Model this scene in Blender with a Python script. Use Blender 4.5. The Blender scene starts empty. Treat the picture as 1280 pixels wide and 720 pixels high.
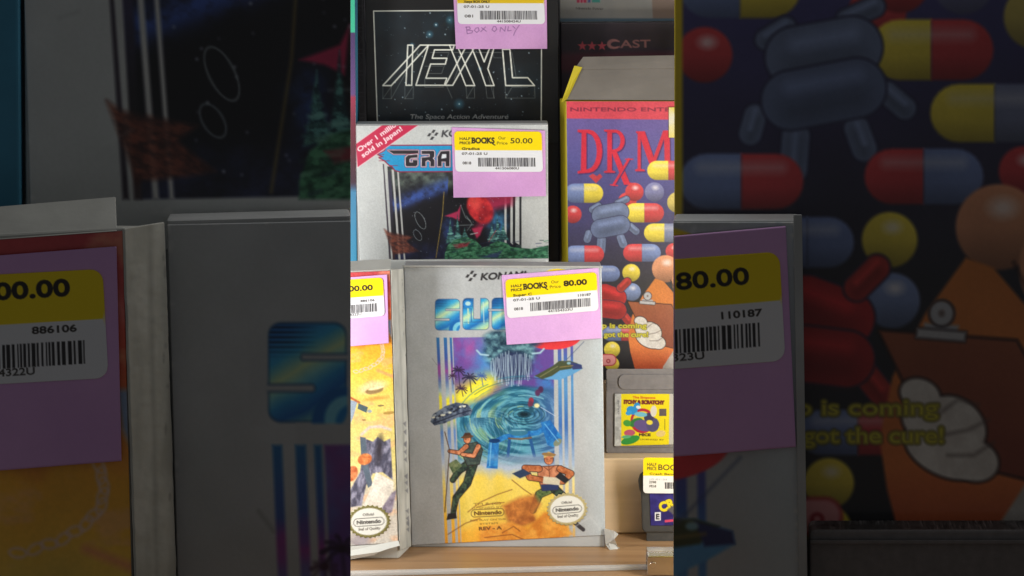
import bpy, math, random
import numpy as np
from mathutils import Vector

random.seed(7); rng = np.random.default_rng(7)
SC = bpy.context.scene
COL = SC.collection

# ------------------------------------------------------------------ camera
F = 2353.0                    # focal length in photo pixels (1280 wide)
PITCH = math.radians(10)
CAM = np.array([0.0, -1.2, 0.0])
cp, sp = math.cos(PITCH), math.sin(PITCH)

def ray(px, py):
    px = np.asarray(px, float); py = np.asarray(py, float)
    x = (px - 640) / F; z = (360 - py) / F
    return np.stack([x, cp + z * sp, -sp + z * cp], -1)   # rotated about X by -pitch

class Plane:
    """vertical board: passes x=0 at depth y0, yaw turns it about Z, lean tips its top away"""
    def __init__(s, y0, yaw=0.0, lean=0.0, p0=None):
        s.n = np.array([math.sin(yaw), -math.cos(yaw) * math.cos(lean), math.sin(lean)])
        s.p = np.array([0.0, y0, -0.25]) if p0 is None else np.array(p0, float)
    def hit(s, px, py, off=0.0):
        d = ray(px, py)
        t = ((s.p + s.n * off - CAM) @ s.n) / (d @ s.n)
        return CAM + d * np.asarray(t)[..., None]

def _shift(pl, off):
    q = Plane(0); q.n = pl.n; q.p = pl.p + pl.n * off
    return q

def py_at(px, plane, z):
    a, b = -500.0, 2500.0
    for _ in range(60):
        m = (a + b) / 2
        if plane.hit(px, m)[2] > z: a = m
        else: b = m
    return (a + b) / 2

cam_d = bpy.data.cameras.new('camera'); cam = bpy.data.objects.new('camera', cam_d); COL.objects.link(cam)
cam.location = CAM; cam.rotation_euler = (math.pi / 2 - PITCH, 0, 0)
cam_d.sensor_width = 36; cam_d.lens = 36 * F / 1280; cam_d.clip_start = 0.01; cam_d.clip_end = 50
SC.camera = cam

# ------------------------------------------------------------------ painter
def lin(c):
    c = np.clip(np.asarray(c, float), 0, 1)
    return np.where(c <= 0.04045, c / 12.92, ((c + 0.055) / 1.055) ** 2.4)

def C3(c): return np.array(c, float) / 255.0

def _h(ix, iy, s):
    v = np.sin(ix * 127.1 + iy * 311.7 + s * 74.7) * 43758.5453
    return v - np.floor(v)
def vnoise(x, y, s=0):
    ix, iy = np.floor(x), np.floor(y); fx, fy = x - ix, y - iy
    fx = fx * fx * (3 - 2 * fx); fy = fy * fy * (3 - 2 * fy)
    a, b, c, d = _h(ix, iy, s), _h(ix + 1, iy, s), _h(ix, iy + 1, s), _h(ix + 1, iy + 1, s)
    return (a * (1 - fx) + b * fx) * (1 - fy) + (c * (1 - fx) + d * fx) * fy
def fbm(x, y, s=0, o=4):
    r = 0; a = .5; t = 0
    for i in range(o):
        r = r + a * vnoise(x, y, s + i); t += a; a *= .5; x = x * 2.03 + 5; y = y * 2.03 + 3
    return r / t

_tc = {}
def glyphs(txt):
    """contours of a line of text at size 1, from the built-in typeface"""
    if txt in _tc: return _tc[txt]
    cu = bpy.data.curves.new('t', 'FONT'); cu.body = txt; cu.size = 1
    ob = bpy.data.objects.new('t', cu); COL.objects.link(ob)
    dg = bpy.context.evaluated_depsgraph_get(); dg.update()
    c2 = ob.evaluated_get(dg).to_curve(dg)
    out = []
    for s in c2.splines:
        pts = []
        bp = s.bezier_points; n = len(bp)
        if n:
            for i in range(n):
                a, b = bp[i], bp[(i + 1) % n]
                p0, p1, p2, p3 = a.co, a.handle_right, b.handle_left, b.co
                straight = (p1 - p0).cross(p3 - p0).length < 1e-5 and (p2 - p0).cross(p3 - p0).length < 1e-5
                for k in range(1 if straight else 4):
                    t = k / 4; u = 1 - t
                    q = p0 * u**3 + p1 * 3 * u * u * t + p2 * 3 * u * t * t + p3 * t**3
                    pts.append((q.x, q.y))
        else:
            pts = [(p.co.x, p.co.y) for p in s.points]
        if len(pts) > 2: out.append(np.array(pts))
    ob.evaluated_get(dg).to_curve_clear()
    bpy.data.objects.remove(ob); bpy.data.curves.remove(cu)
    _tc[txt] = out
    return out

class Paint:
    def __init__(s, X, Y, aa):
        s.X, s.Y, s.aa = X.ravel(), Y.ravel(), aa
        s.c = np.zeros((s.X.size, 3))
    def _sel(s, x0, y0, x1, y1, m):
        return np.nonzero((s.X > x0 - m) & (s.X < x1 + m) & (s.Y > y0 - m) & (s.Y < y1 + m))[0]
    def _mix(s, I, cov, col):
        cc = col(s.X[I], s.Y[I]) if callable(col) else C3(col)
        cov = cov[:, None]
        s.c[I] = s.c[I] * (1 - cov) + cc * cov
    def fill(s, col, a=1.0):
        I = np.arange(s.X.size); s._mix(I, np.full(I.size, a), col)
    def sdf(s, contours, I):
        x, y = s.X[I], s.Y[I]
        d = np.full(x.shape, 1e9); ins = np.zeros(x.shape, int)
        for P in contours:
            Q = np.roll(P, -1, 0)
            for (ax, ay), (bx, by) in zip(P, Q):
                ex, ey = bx - ax, by - ay; L = ex * ex + ey * ey
                if L < 1e-12: continue
                t = np.clip(((x - ax) * ex + (y - ay) * ey) / L, 0, 1)
                d = np.minimum(d, (x - ax - t * ex)**2 + (y - ay - t * ey)**2)
                if ay != by:
                    c = ((ay > y) != (by > y)) & (x < ex * (y - ay) / ey + ax)
                    ins += c
        d = np.sqrt(d)
        return np.where(ins % 2 == 1, -d, d)
    def poly(s, pts, col, soft=0, grow=0, a=1.0, multi=False):
        cs = [np.array(p, float) for p in pts] if multi else [np.array(pts, float)]
        if not cs: return
        A = np.concatenate(cs); w = max(soft, s.aa)
        I = s._sel(A[:, 0].min(), A[:, 1].min(), A[:, 0].max(), A[:, 1].max(), w + max(grow, 0))
        if not I.size: return
        d = s.sdf(cs, I) - grow
        s._mix(I, np.clip(.5 - d / w, 0, 1) * a, col)
    def ell(s, cx, cy, rx, ry, col, rot=0, soft=0, a=1.0, ring=None, r0=0):
        w = max(soft, s.aa); m = max(rx, ry)
        I = s._sel(cx - m, cy - m, cx + m, cy + m, w + (ring or 0))
        if not I.size: return
        c_, s_ = math.cos(math.radians(rot)), math.sin(math.radians(rot))
        x, y = s.X[I] - cx, s.Y[I] - cy
        u, v = x * c_ + y * s_, -x * s_ + y * c_
        k = np.sqrt((u / rx)**2 + (v / ry)**2) + 1e-9
        d = (k - 1) * min(rx, ry) if soft > 2 else (k - 1) * np.sqrt(u*u + v*v) / k
        if ring: d = np.abs(d) - ring / 2
        s._mix(I, np.clip(.5 - d / w, 0, 1) * a, col)
    def line(s, pts, w, col, soft=0, a=1.0, closed=False):
        P = np.array(pts, float); ww = max(soft, s.aa)
        eff = w
        if w < s.aa: a = a * max(w / s.aa, .45); eff = s.aa * .9
        I = s._sel(P[:, 0].min(), P[:, 1].min(), P[:, 0].max(), P[:, 1].max(), ww + w)
        if not I.size: return
        x, y = s.X[I], s.Y[I]; d = np.full(x.shape, 1e9)
        n = len(P) if closed else len(P) - 1
        for i in range(n):
            (ax, ay), (bx, by) = P[i], P[(i + 1) % len(P)]
            ex, ey = bx - ax, by - ay; L = ex * ex + ey * ey + 1e-12
            t = np.clip(((x - ax) * ex + (y - ay) * ey) / L, 0, 1)
            d = np.minimum(d, (x - ax - t * ex)**2 + (y - ay - t * ey)**2)
        d = np.sqrt(d) - eff / 2
        s._mix(I, np.clip(.5 - d / ww, 0, 1) * a, col)
    def text(s, txt, x, y, size, col, rot=0, w=None, shear=0, bold=0, a=1.0, outline=None):
        """baseline starts at (x, y); size = cap height in px; w = total width in px"""
        G = glyphs(txt)
        if not G: return
        A = np.concatenate(G); x0, x1 = A[:, 0].min(), A[:, 0].max()
        k = size / 0.7; kx = (w / (x1 - x0)) if w else k
        c_, s_ = math.cos(math.radians(rot)), math.sin(math.radians(rot))
        out = []
        for P in G:
            u = (P[:, 0] - x0) * kx + P[:, 1] * k * shear; v = -P[:, 1] * k
            out.append(np.stack([x + u * c_ - v * s_, y + u * s_ + v * c_], 1))
        if outline: s.poly(out, outline[0], grow=outline[1], multi=True)
        s.poly(out, col, grow=bold, a=a, multi=True)

def grain(P, amp=.05, fine=1.1):
    g = (fbm(P.X / fine, P.Y / fine, 77, 2) - .5) * amp * (2 if P.aa < .95 else .5) + (fbm(P.X / 23, P.Y / 31, 78, 3) - .5) * amp * 1.6
    P.c = np.clip(P.c * (1 + g[:, None]) + g[:, None] * .12, 0, 1)
def wear(P, quad, seed, n=60, col=(216, 216, 212)):
    """rubbed card: pale nicks along the edges, fine scratches across the face"""
    r = random.Random(seed); q = quad
    for k in range(n):
        i = r.randrange(4); a, b = q[i], q[(i + 1) % 4]; t = r.choice([r.random(), r.random()**4, 1 - r.random()**4])
        x, y = a[0] + (b[0] - a[0]) * t, a[1] + (b[1] - a[1]) * t
        P.ell(x, y, r.uniform(.6, 2.2), r.uniform(.5, 1.6), col, soft=1.6, a=r.uniform(.3, .8))
    cx = sum(p[0] for p in q) / 4; cy = sum(p[1] for p in q) / 4
    for k in range(n // 5):
        x = cx + r.uniform(-.48, .48) * (q[1][0] - q[0][0]); y = cy + r.uniform(-.48, .48) * (q[3][1] - q[0][1]); a = r.uniform(0, 3.1); L = r.uniform(3, 14)
        P.line([(x, y), (x + L * math.cos(a), y + L * math.sin(a))], .4, r.choice([(228, 228, 226), (110, 110, 112)]), soft=1, a=.3)
def stops(vals, axis='y', n=0, ns=20.):
    """colour function: list of (coordinate, rgb)"""
    t = np.array([v[0] for v in vals], float); c = np.array([C3(v[1]) for v in vals])
    def f(X, Y):
        q = (Y if axis == 'y' else X)
        if n: q = q + n * (fbm(X / ns, Y / ns, 3) - .5) * 2
        return np.stack([np.interp(q, t, c[:, i]) for i in range(3)], 1)
    return f
def mott(c1, c2, sx, sy=None, seed=0, rot=0, k=2.2):
    sy = sy or sx; c1, c2 = C3(c1), C3(c2); r = math.radians(rot)
    def f(X, Y):
        u = X * math.cos(r) + Y * math.sin(r); v = -X * math.sin(r) + Y * math.cos(r)
        t = np.clip((fbm(u / sx, v / sy, seed) - .5) * k + .5, 0, 1)[:, None]
        return c1 * (1 - t) + c2 * t
    return f

# ------------------------------------------------------------------ materials
def mat(name, col=(.5, .5, .5), rough=.5, metal=0., coat=0., attr=False, bump=0., bscale=60., spec=.5, alpha=1., trans=0.):
    m = bpy.data.materials.new(name); m.use_nodes = True
    nt = m.node_tree; b = nt.nodes['Principled BSDF']
    b.inputs['Roughness'].default_value = rough; b.inputs['Metallic'].default_value = metal
    b.inputs['Coat Weight'].default_value = coat; b.inputs['Coat Roughness'].default_value = .12
    b.inputs['Specular IOR Level'].default_value = spec
    b.inputs['Alpha'].default_value = alpha; b.inputs['Transmission Weight'].default_value = trans
    tc = nt.nodes.new('ShaderNodeTexCoord')
    if attr:
        a = nt.nodes.new('ShaderNodeAttribute'); a.attribute_name = 'ink'
        nt.links.new(a.outputs['Color'], b.inputs['Base Color'])
    else:
        nz = nt.nodes.new('ShaderNodeTexNoise'); nz.inputs['Scale'].default_value = bscale * .5; nz.inputs['Detail'].default_value = 5
        cr = nt.nodes.new('ShaderNodeValToRGB')
        cr.color_ramp.elements[0].position = .3; cr.color_ramp.elements[1].position = .7
        cr.color_ramp.elements[0].color = tuple(c * .86 for c in col) + (1,)
        cr.color_ramp.elements[1].color = tuple(min(1, c * 1.08) for c in col) + (1,)
        nt.links.new(tc.outputs['Object'], nz.inputs['Vector']); nt.links.new(nz.outputs['Fac'], cr.inputs['Fac'])
        nt.links.new(cr.outputs['Color'], b.inputs['Base Color'])
    if bump:
        n2 = nt.nodes.new('ShaderNodeTexNoise'); n2.inputs['Scale'].default_value = bscale; n2.inputs['Detail'].default_value = 6
        bp = nt.nodes.new('ShaderNodeBump'); bp.inputs['Strength'].default_value = bump; bp.inputs['Distance'].default_value = .001
        nt.links.new(tc.outputs['Object'], n2.inputs['Vector']); nt.links.new(n2.outputs['Fac'], bp.inputs['Height'])
        nt.links.new(bp.outputs['Normal'], b.inputs['Normal'])
        if coat: nt.links.new(bp.outputs['Normal'], b.inputs['Coat Normal'])
    return m

def wood(name, c1, c2, scale=(2, 60, 60)):
    m = bpy.data.materials.new(name); m.use_nodes = True; nt = m.node_tree; b = nt.nodes['Principled BSDF']
    tc = nt.nodes.new('ShaderNodeTexCoord'); mp = nt.nodes.new('ShaderNodeMapping'); mp.inputs['Scale'].default_value = scale
    nz = nt.nodes.new('ShaderNodeTexNoise'); nz.inputs['Scale'].default_value = 1.6; nz.inputs['Detail'].default_value = 8; nz.inputs['Distortion'].default_value = .8
    cr = nt.nodes.new('ShaderNodeValToRGB'); cr.color_ramp.elements[0].position = .32; cr.color_ramp.elements[1].position = .68
    cr.color_ramp.elements[0].color = c1 + (1,); cr.color_ramp.elements[1].color = c2 + (1,)
    bp = nt.nodes.new('ShaderNodeBump'); bp.inputs['Strength'].default_value = .15; bp.inputs['Distance'].default_value = .001
    L = nt.links.new
    L(tc.outputs['Object'], mp.inputs['Vector']); L(mp.outputs['Vector'], nz.inputs['Vector']); L(nz.outputs['Fac'], cr.inputs['Fac'])
    L(cr.outputs['Color'], b.inputs['Base Color']); L(nz.outputs['Fac'], bp.inputs['Height']); L(bp.outputs['Normal'], b.inputs['Normal'])
    b.inputs['Roughness'].default_value = .38
    return m

M = dict(
    print=mat('printed card in clear sleeve', attr=True, rough=.45, coat=.4, bump=.3, bscale=30),
    foil=mat('silver printed card', attr=True, rough=.4, metal=0., coat=.45, bump=.28, bscale=26),
    paper=mat('coloured slip paper', attr=True, rough=.75, bump=.35, bscale=45, spec=.3),
    label=mat('glossy printed label', attr=True, rough=.35, bump=.04, bscale=90),
    silver=mat('silver card', (.42, .43, .43), .45, bump=.25, bscale=60),
    white=mat('worn white card', (.52, .52, .48), .6, bump=.5, bscale=70),
    black=mat('black card', (.012, .011, .014), .45),
    yellow=mat('yellow card', (.62, .5, .02), .5, bump=.2),
    board=mat('grey brown raw card', (.23, .205, .18), .85, bump=.5, bscale=80),
    teal=mat('blue card', (.05, .25, .4), .5),
    cart=mat('grey moulded plastic', (.19, .175, .175), .45, bump=.08, bscale=400),
    cartdark=mat('charcoal moulded plastic', (.055, .055, .053), .42, bump=.08, bscale=400),
    metal=mat('polished metal', (.6, .58, .56), .18, metal=1.),
    acrylic=mat('clear acrylic', (.75, .78, .78), .12, alpha=.42),
    film=mat('crumpled clear film', (.55, .55, .52), .3, alpha=.75, bump=.8, bscale=90),
    dark=mat('dark back panel', (.008, .007, .011), .6),
    wood=wood('light maple wood', (.27, .15, .07), (.38, .225, .11)),
    wood_brightened=wood('maple wood brightened for riser', (.66, .48, .30), (.78, .58, .37)),  # same wood, colour raised to make up for weak light on the riser
)

# ------------------------------------------------------------------ object helpers
def tag(o, label=None, cat=None, group=None, kind=None):
    if label: o['label'] = label
    if cat: o['category'] = cat
    if group: o['group'] = group
    if kind: o['kind'] = kind
    return o
def empty(name, loc, label, cat, group=None):
    o = bpy.data.objects.new(name, None); COL.objects.link(o); o.location = loc; o.empty_display_size = .02
    return tag(o, label, cat, group)
def link(name, me, m, parent=None):
    me.materials.append(m)
    o = bpy.data.objects.new(name, me); COL.objects.link(o)
    if parent is not None:
        o.parent = parent; o.matrix_parent_inverse.identity()
        me.transform(__import__('mathutils').Matrix.Translation(-Vector(parent.location)))
    return o

def grid_mesh(name, X, Y, V, paint, aa, m, parent, back, thick, smooth=True):
    """X, Y = artwork coordinates (ny, nx); V = world points; skirt = thickness"""
    ny, nx = X.shape
    P = Paint(X, Y, aa); paint(P)
    cols = lin(P.c)
    idx = np.arange(ny * nx).reshape(ny, nx)
    f = np.stack([idx[:-1, :-1], idx[1:, :-1], idx[1:, 1:], idx[:-1, 1:]], -1).reshape(-1, 4)
    ring = np.concatenate([idx[0, :], idx[1:, -1], idx[-1, -2::-1], idx[-2:0:-1, 0]])
    vb = V.reshape(-1, 3)[ring] - back * thick
    n0 = ny * nx; r2 = np.arange(len(ring)) + n0
    q = np.stack([ring, np.roll(ring, -1), np.roll(r2, -1), r2], 1)
    vv = np.concatenate([V.reshape(-1, 3), vb]); ff = np.concatenate([f, q]); cc = np.concatenate([cols, cols[ring]])
    return mk(name, vv, ff, cc, m, parent, smooth and n0)

def mk(name, vv, ff, cc, m, parent, smooth=False):
    me = bpy.data.meshes.new(name)
    n = len(ff); k = ff.shape[1]
    me.vertices.add(len(vv)); me.vertices.foreach_set('co', np.ascontiguousarray(vv, dtype=np.float32).ravel())
    me.loops.add(n * k); me.loops.foreach_set('vertex_index', ff.astype(np.int32).ravel())
    me.polygons.add(n); me.polygons.foreach_set('loop_start', np.arange(0, n * k, k, dtype=np.int32))
    me.update(calc_edges=True); me.validate()
    if cc is not None:
        a = me.color_attributes.new('ink', 'FLOAT_COLOR', 'POINT')
        a.data.foreach_set('color', np.concatenate([cc, np.ones((len(cc), 1))], 1).astype(np.float32).ravel())
    return link(name, me, m, parent)

IDENT = (lambda x, y: (x, y))
SIDE = (lambda x, y: ((x - 438) * 3.1683, (y - 360) * 3.1683 + 360))   # the side-band stand-ins carry the same prints 3.17 times as big

def panel(name, parent, quad, plane, paint, res=.8, off=.0004, thick=.0005, m=None, mp=IDENT, warp=None, uvfun=None):
    """quad = 4 artwork corners TL TR BR BL"""
    q = np.array(quad, float)
    W = max(np.linalg.norm(q[1] - q[0]), np.linalg.norm(q[2] - q[3])); H = max(np.linalg.norm(q[3] - q[0]), np.linalg.norm(q[2] - q[1]))
    nx, ny = int(W / res) + 2, int(H / res) + 2
    u, v = np.meshgrid(np.linspace(0, 1, nx), np.linspace(0, 1, ny))
    Pn = (q[0] * ((1 - u) * (1 - v))[..., None] + q[1] * (u * (1 - v))[..., None] + q[2] * (u * v)[..., None] + q[3] * ((1 - u) * v)[..., None])
    X, Y = Pn[..., 0], Pn[..., 1]
    sx, sy = mp(X, Y)
    V = plane.hit(sx, sy, off)
    if warp is not None: V = V + plane.n * warp(u, v)[..., None]
    return grid_mesh(name, X, Y, V, paint, res * 1.1 if mp is IDENT else (1.7 if name == 'front_print' else 1.0), m or M['print'], parent, plane.n, thick)

def disc(name, parent, outline, centre, plane, paint, off=.0007, thick=.0006, m=None, mp=IDENT, nr=24):
    """star-shaped sticker: outline = closed list of artwork points"""
    O = np.array(outline, float); c = np.array(centre, float)
    r = np.linspace(0, 1, nr)[:, None, None]
    P = c + (O[None] - c) * r
    P = np.concatenate([P, P[:, :1]], 1)
    X, Y = P[..., 0], P[..., 1]; sx, sy = mp(X, Y); V = plane.hit(sx, sy, off)
    ny, nx = X.shape
    aa = np.ptp(O[:, 0]) / nr / 2.5
    Pt = Paint(X, Y, max(aa, .35)); paint(Pt); cols = lin(Pt.c)
    idx = np.arange(ny * nx).reshape(ny, nx)
    f = np.stack([idx[:-1, :-1], idx[:-1, 1:], idx[1:, 1:], idx[1:, :-1]], -1).reshape(-1, 4)[:, ::-1]
    ring = idx[-1, :]; vb = V.reshape(-1, 3)[ring] - plane.n * thick; r2 = np.arange(len(ring)) + ny * nx
    qd = np.stack([ring[:-1], r2[:-1], r2[1:], ring[1:]], 1)
    return mk(name, np.concatenate([V.reshape(-1, 3), vb]), np.concatenate([f, qd]), np.concatenate([cols, cols[ring]]), m or M['label'], parent)

def prism(name, parent, front, back, m, bev=.0):
    """closed solid between two loops of world points, edges rounded"""
    import bmesh
    bm = bmesh.new()
    a = [bm.verts.new(p) for p in front]; b = [bm.verts.new(p) for p in back]
    bm.faces.new(a); bm.faces.new(b[::-1]); n = len(a)
    for i in range(n): bm.faces.new((a[(i + 1) % n], a[i], b[i], b[(i + 1) % n]))
    bmesh.ops.recalc_face_normals(bm, faces=bm.faces)
    if bev: bmesh.ops.bevel(bm, geom=bm.edges[:], offset=bev, segments=3, profile=.6, affect='EDGES')
    me = bpy.data.meshes.new(name); bm.to_mesh(me); bm.free()
    return link(name, me, m, parent)

def carton(name, label, cat, quad, plane, thick, m, group=None, mp=IDENT, dirv=None, backshift=None, bev=.0012, zbase=None, body='carton_body', backpx=None):
    """quad TL TR BR BL in artwork coordinates on the plane; goes back by thick"""
    q = np.array(quad, float); S = [list(mp(x, y)) for x, y in q]
    if zbase is not None:
        for k in (2, 3): S[k][1] = py_at(S[k][0], plane, zbase)
    Fp = [plane.hit(np.float64(a), np.float64(b)) for a, b in S]
    d = -plane.n if dirv is None else np.array(dirv, float)
    d = d - np.array([0, 0, d[2]]); d = d / np.linalg.norm(d)
    Bp = [p + d * thick for p in Fp]
    if backshift: Bp = [p + np.array([s, 0, 0]) for p, s in zip(Bp, backshift)]
    base = (Fp[2] + Fp[3] + Bp[2] + Bp[3]) / 4
    if backpx:                                  # right-hand rear corners given by the outline seen in the photograph
        for k in (1, 2):
            X, Y = mp(*backpx[k - 1]); 
            if k == 2 and zbase is not None: Y = py_at(X, _shift(plane, -thick), zbase)
            Bp[k] = plane.hit(np.float64(X), np.float64(Y), -thick)
    root = empty(name, base, label, cat, group)
    prism(body, root, Fp, Bp, m, bev)
    return root, S

# ------------------------------------------------------------------ levels of the tiered stand
PL0 = Plane(0.0)
ZS = float(PL0.hit(640., 684.)[2])                 # shelf top
Z1 = float(Plane(.03).hit(800., 573.)[2])          # first step
Z2 = float(Plane(.062).hit(640., 478.)[2])         # second step
Z3 = float(Plane(.098).hit(640., 330.)[2])         # third step

def block(name, x0, x1, y0, y1, z0, z1, m, kind='structure', bev=.001, parent=None):
    fr = [(x0, y0, z1), (x1, y0, z1), (x1, y0, z0), (x0, y0, z0)]
    bk = [(x0, y1, z1), (x1, y1, z1), (x1, y1, z0), (x0, y1, z0)]
    o = prism(name, parent, [np.array(p) for p in fr], [np.array(p) for p in bk], m, bev)
    if kind and parent is None: o['kind'] = kind
    return o
block('shelf', -.75, .75, -.45, .30, ZS - .02, ZS, M['wood'])
rs = block('stand_step', -.30, .30, .030, .0615, ZS + .0004, Z1, M['wood_brightened'])
block('stand_step', -.30, .30, .062, .0975, ZS + .0004, Z2, M['wood_brightened'])
block('stand_step', -.30, .30, .098, .200, ZS + .0004, Z3, M['wood_brightened'])
block('back_wall', -.40, .40, .21, .22, ZS + .0004, .12, M['dark'])
tag(bpy.data.objects['shelf'], 'light wooden shelf under all the boxes')

# ------------------------------------------------------------------ artwork
INK = (38, 36, 40)
def barcode(P, x0, y0, x1, y1, slope, seed, dark=(45, 42, 45)):
    r = random.Random(seed); x = x0
    while x < x1:
        w = r.choice([.55, .8, 1.1, 1.5]); g = r.choice([.5, .7, 1.0])
        s = (x - x0) * slope
        P.poly([(x, y0 + s), (min(x + w, x1), y0 + s), (min(x + w, x1) + .3, y1 + s), (x + .3, y1 + s)], dark)
        x += w + g

def round_rect(x0, y0, x1, y1, r, slope=0., n=6, skew=0.):
    out = []
    for cx, cy, a0 in ((x1 - r, y0 + r, -90), (x1 - r, y1 - r, 0), (x0 + r, y1 - r, 90), (x0 + r, y0 + r, 180)):
        for k in range(n + 1):
            a = math.radians(a0 + 90 * k / n); out.append((cx + r * math.cos(a), cy + r * math.sin(a)))
    # densify
    den = []
    for i in range(len(out)):
        a, b = out[i], out[(i + 1) % len(out)]; L = math.hypot(b[0] - a[0], b[1] - a[1]); k = max(1, int(L / 1.0))
        for j in range(k): den.append((a[0] + (b[0] - a[0]) * j / k, a[1] + (b[1] - a[1]) * j / k))
    return [(x + skew * (y - y0), y + slope * (x - x0)) for x, y in den]

def price_label(P, x0, y0, x1, y1, slope, price, title, date, code, num, batch=None, split=.47, yel=(250, 220, 15), seed=1, head=True, boldprice=.35, pat=None, bat=(.80, .125, .14)):
    """drawn in the label's own frame"""
    W, H = x1 - x0, y1 - y0; rot = math.degrees(math.atan(slope))
    L = lambda u, v: (x0 + u * W + .06 * v * H * (slope != 0) * 0, y0 + v * H + slope * u * W)
    P.fill((232, 232, 236))
    P.poly([(x0 - 4, y0 - 6 - slope * 4), (x1 + 4, y0 - 6 + slope * (W + 4)), (x1 + 4, y0 + split * H + slope * (W + 4)), (x0 - 4, y0 + split * H - slope * 4)], yel)
    D = (50, 44, 40)
    if head:
        x, y = L(.065, .205); P.text('HALF', x, y + .5, 3.2, D, rot, w=.12 * W, bold=.12)
        x, y = L(.065, .31); P.text('PRICE', x, y + .5, 3.2, D, rot, w=.12 * W, bold=.12)
        x, y = L(.205, .295)
        P.text('BOOKS', x, y, 6.9, D, rot, w=.255 * W, bold=.45)
        for u in (.196, .345):
            X, Y = L(u, .295); P.line([(X, Y), (X + 3, Y + 3 * slope)], .8, D); P.line([(X, Y - 6.4), (X + 3, Y - 6.4 + 3 * slope)], .8, D)
        X, Y = L(.44, .31); P.line([(X, Y), (X + 3, Y + 1.6)], 1.3, D)
        x, y = L(.505, .20); P.text('Our', x, y, 3.6, D, rot, w=.085 * W)
        x, y = L(.49, .325); P.text('Price', x, y, 3.6, D, rot, w=.12 * W)
    if price:
        x, y = (pat[0], pat[1]) if pat else L(.645, .295); P.text(price, x, y, 6.4, (42, 36, 34), rot, w=pat[2] if pat else .25 * W, bold=boldprice)
    x, y = L(.09, split - .012); P.text(title, x, y, 2.9, (50, 42, 36), rot, w=min(.30, .026 * len(title) + .02) * W, bold=.18)
    x, y = L(.09, split + .11); P.text(date, x, y, 2.7, D, rot, w=.29 * W, bold=.12)
    x, y = L(.10, split + .345); P.text(code, x, y, 3.2, D, rot, w=.095 * W, bold=.12)
    a = L(.275, split + .185); barcode(P, a[0], a[1], x0 + .93 * W, a[1] + .215 * H, slope, seed)
    x, y = L(.47, split + .47); P.text(num, x, y, 2.8, D, rot, w=.27 * W, bold=.08)
    if batch:
        x, y = L(bat[0], split + bat[1]); P.text(batch, x, y, 2.7, D, rot, w=bat[2] * W, bold=.14)

def maker_mark(P, x, y, s, col):
    """the small four-lobed emblem"""
    for dx, dy, r in ((-.62, 0, -20), (.62, -.12, -20), (.12, -.62, -20), (-.12, .62, -20)):
        a = math.radians(r)
        pts = [(-.42, .25), (-.05, -.3), (.42, -.25), (.05, .3)]
        P.poly([(x + s * (dx + px), y + s * (dy + py)) for px, py in pts], col)
    P.ell(x, y, s * .28, s * .22, (190, 192, 192))

def seal_outline(cx, cy, rx, ry, rot=-4, n=26):
    out = []; c_, s_ = math.cos(math.radians(rot)), math.sin(math.radians(rot))
    for k in range(n * 4):
        a = 2 * math.pi * k / (n * 4); f = 1.0 if k % 4 == 0 else (.95 if k % 2 else .91)
        u, v = rx * f * math.cos(a), ry * f * math.sin(a); out.append((cx + u * c_ - v * s_, cy + u * s_ + v * c_))
    return out
def seal_paint(cx, cy, rx, ry, rim, rot=-4):
    def f(P):
        P.fill(rim)
        P.ell(cx, cy, rx * .82, ry * .80, (236, 236, 228), rot)
        k = rx / 24
        c_, s_ = math.cos(math.radians(rot)), math.sin(math.radians(rot))
        def at(u, v): return (cx + u * c_ - v * s_, cy + u * s_ + v * c_)
        x, y = at(-6 * k, -6.5 * k); P.text('Official', x, y, 2.6 * k, (70, 66, 60), rot, w=12 * k, bold=.05)
        x, y = at(-13 * k, 2 * k); P.text('Nintendo', x, y, 3.8 * k, (60, 58, 56), rot, w=26 * k, bold=.3)
        x, y = at(-12 * k, 9 * k); P.text('Seal of Quality', x, y, 2.7 * k, (70, 66, 60), rot, w=24 * k, bold=.05)
        o = []
        for sx_, a0 in ((1, -90), (-1, 90)):
            for j in range(9):
                a = math.radians(a0 + 180 * j / 8); o.append(at(sx_ * 12.5 * k + 4.2 * k * math.cos(a), .3 * k + 4.2 * k * math.sin(a)))
        P.line(o, .7 * k, (70, 68, 64), closed=True)
    return f

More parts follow.
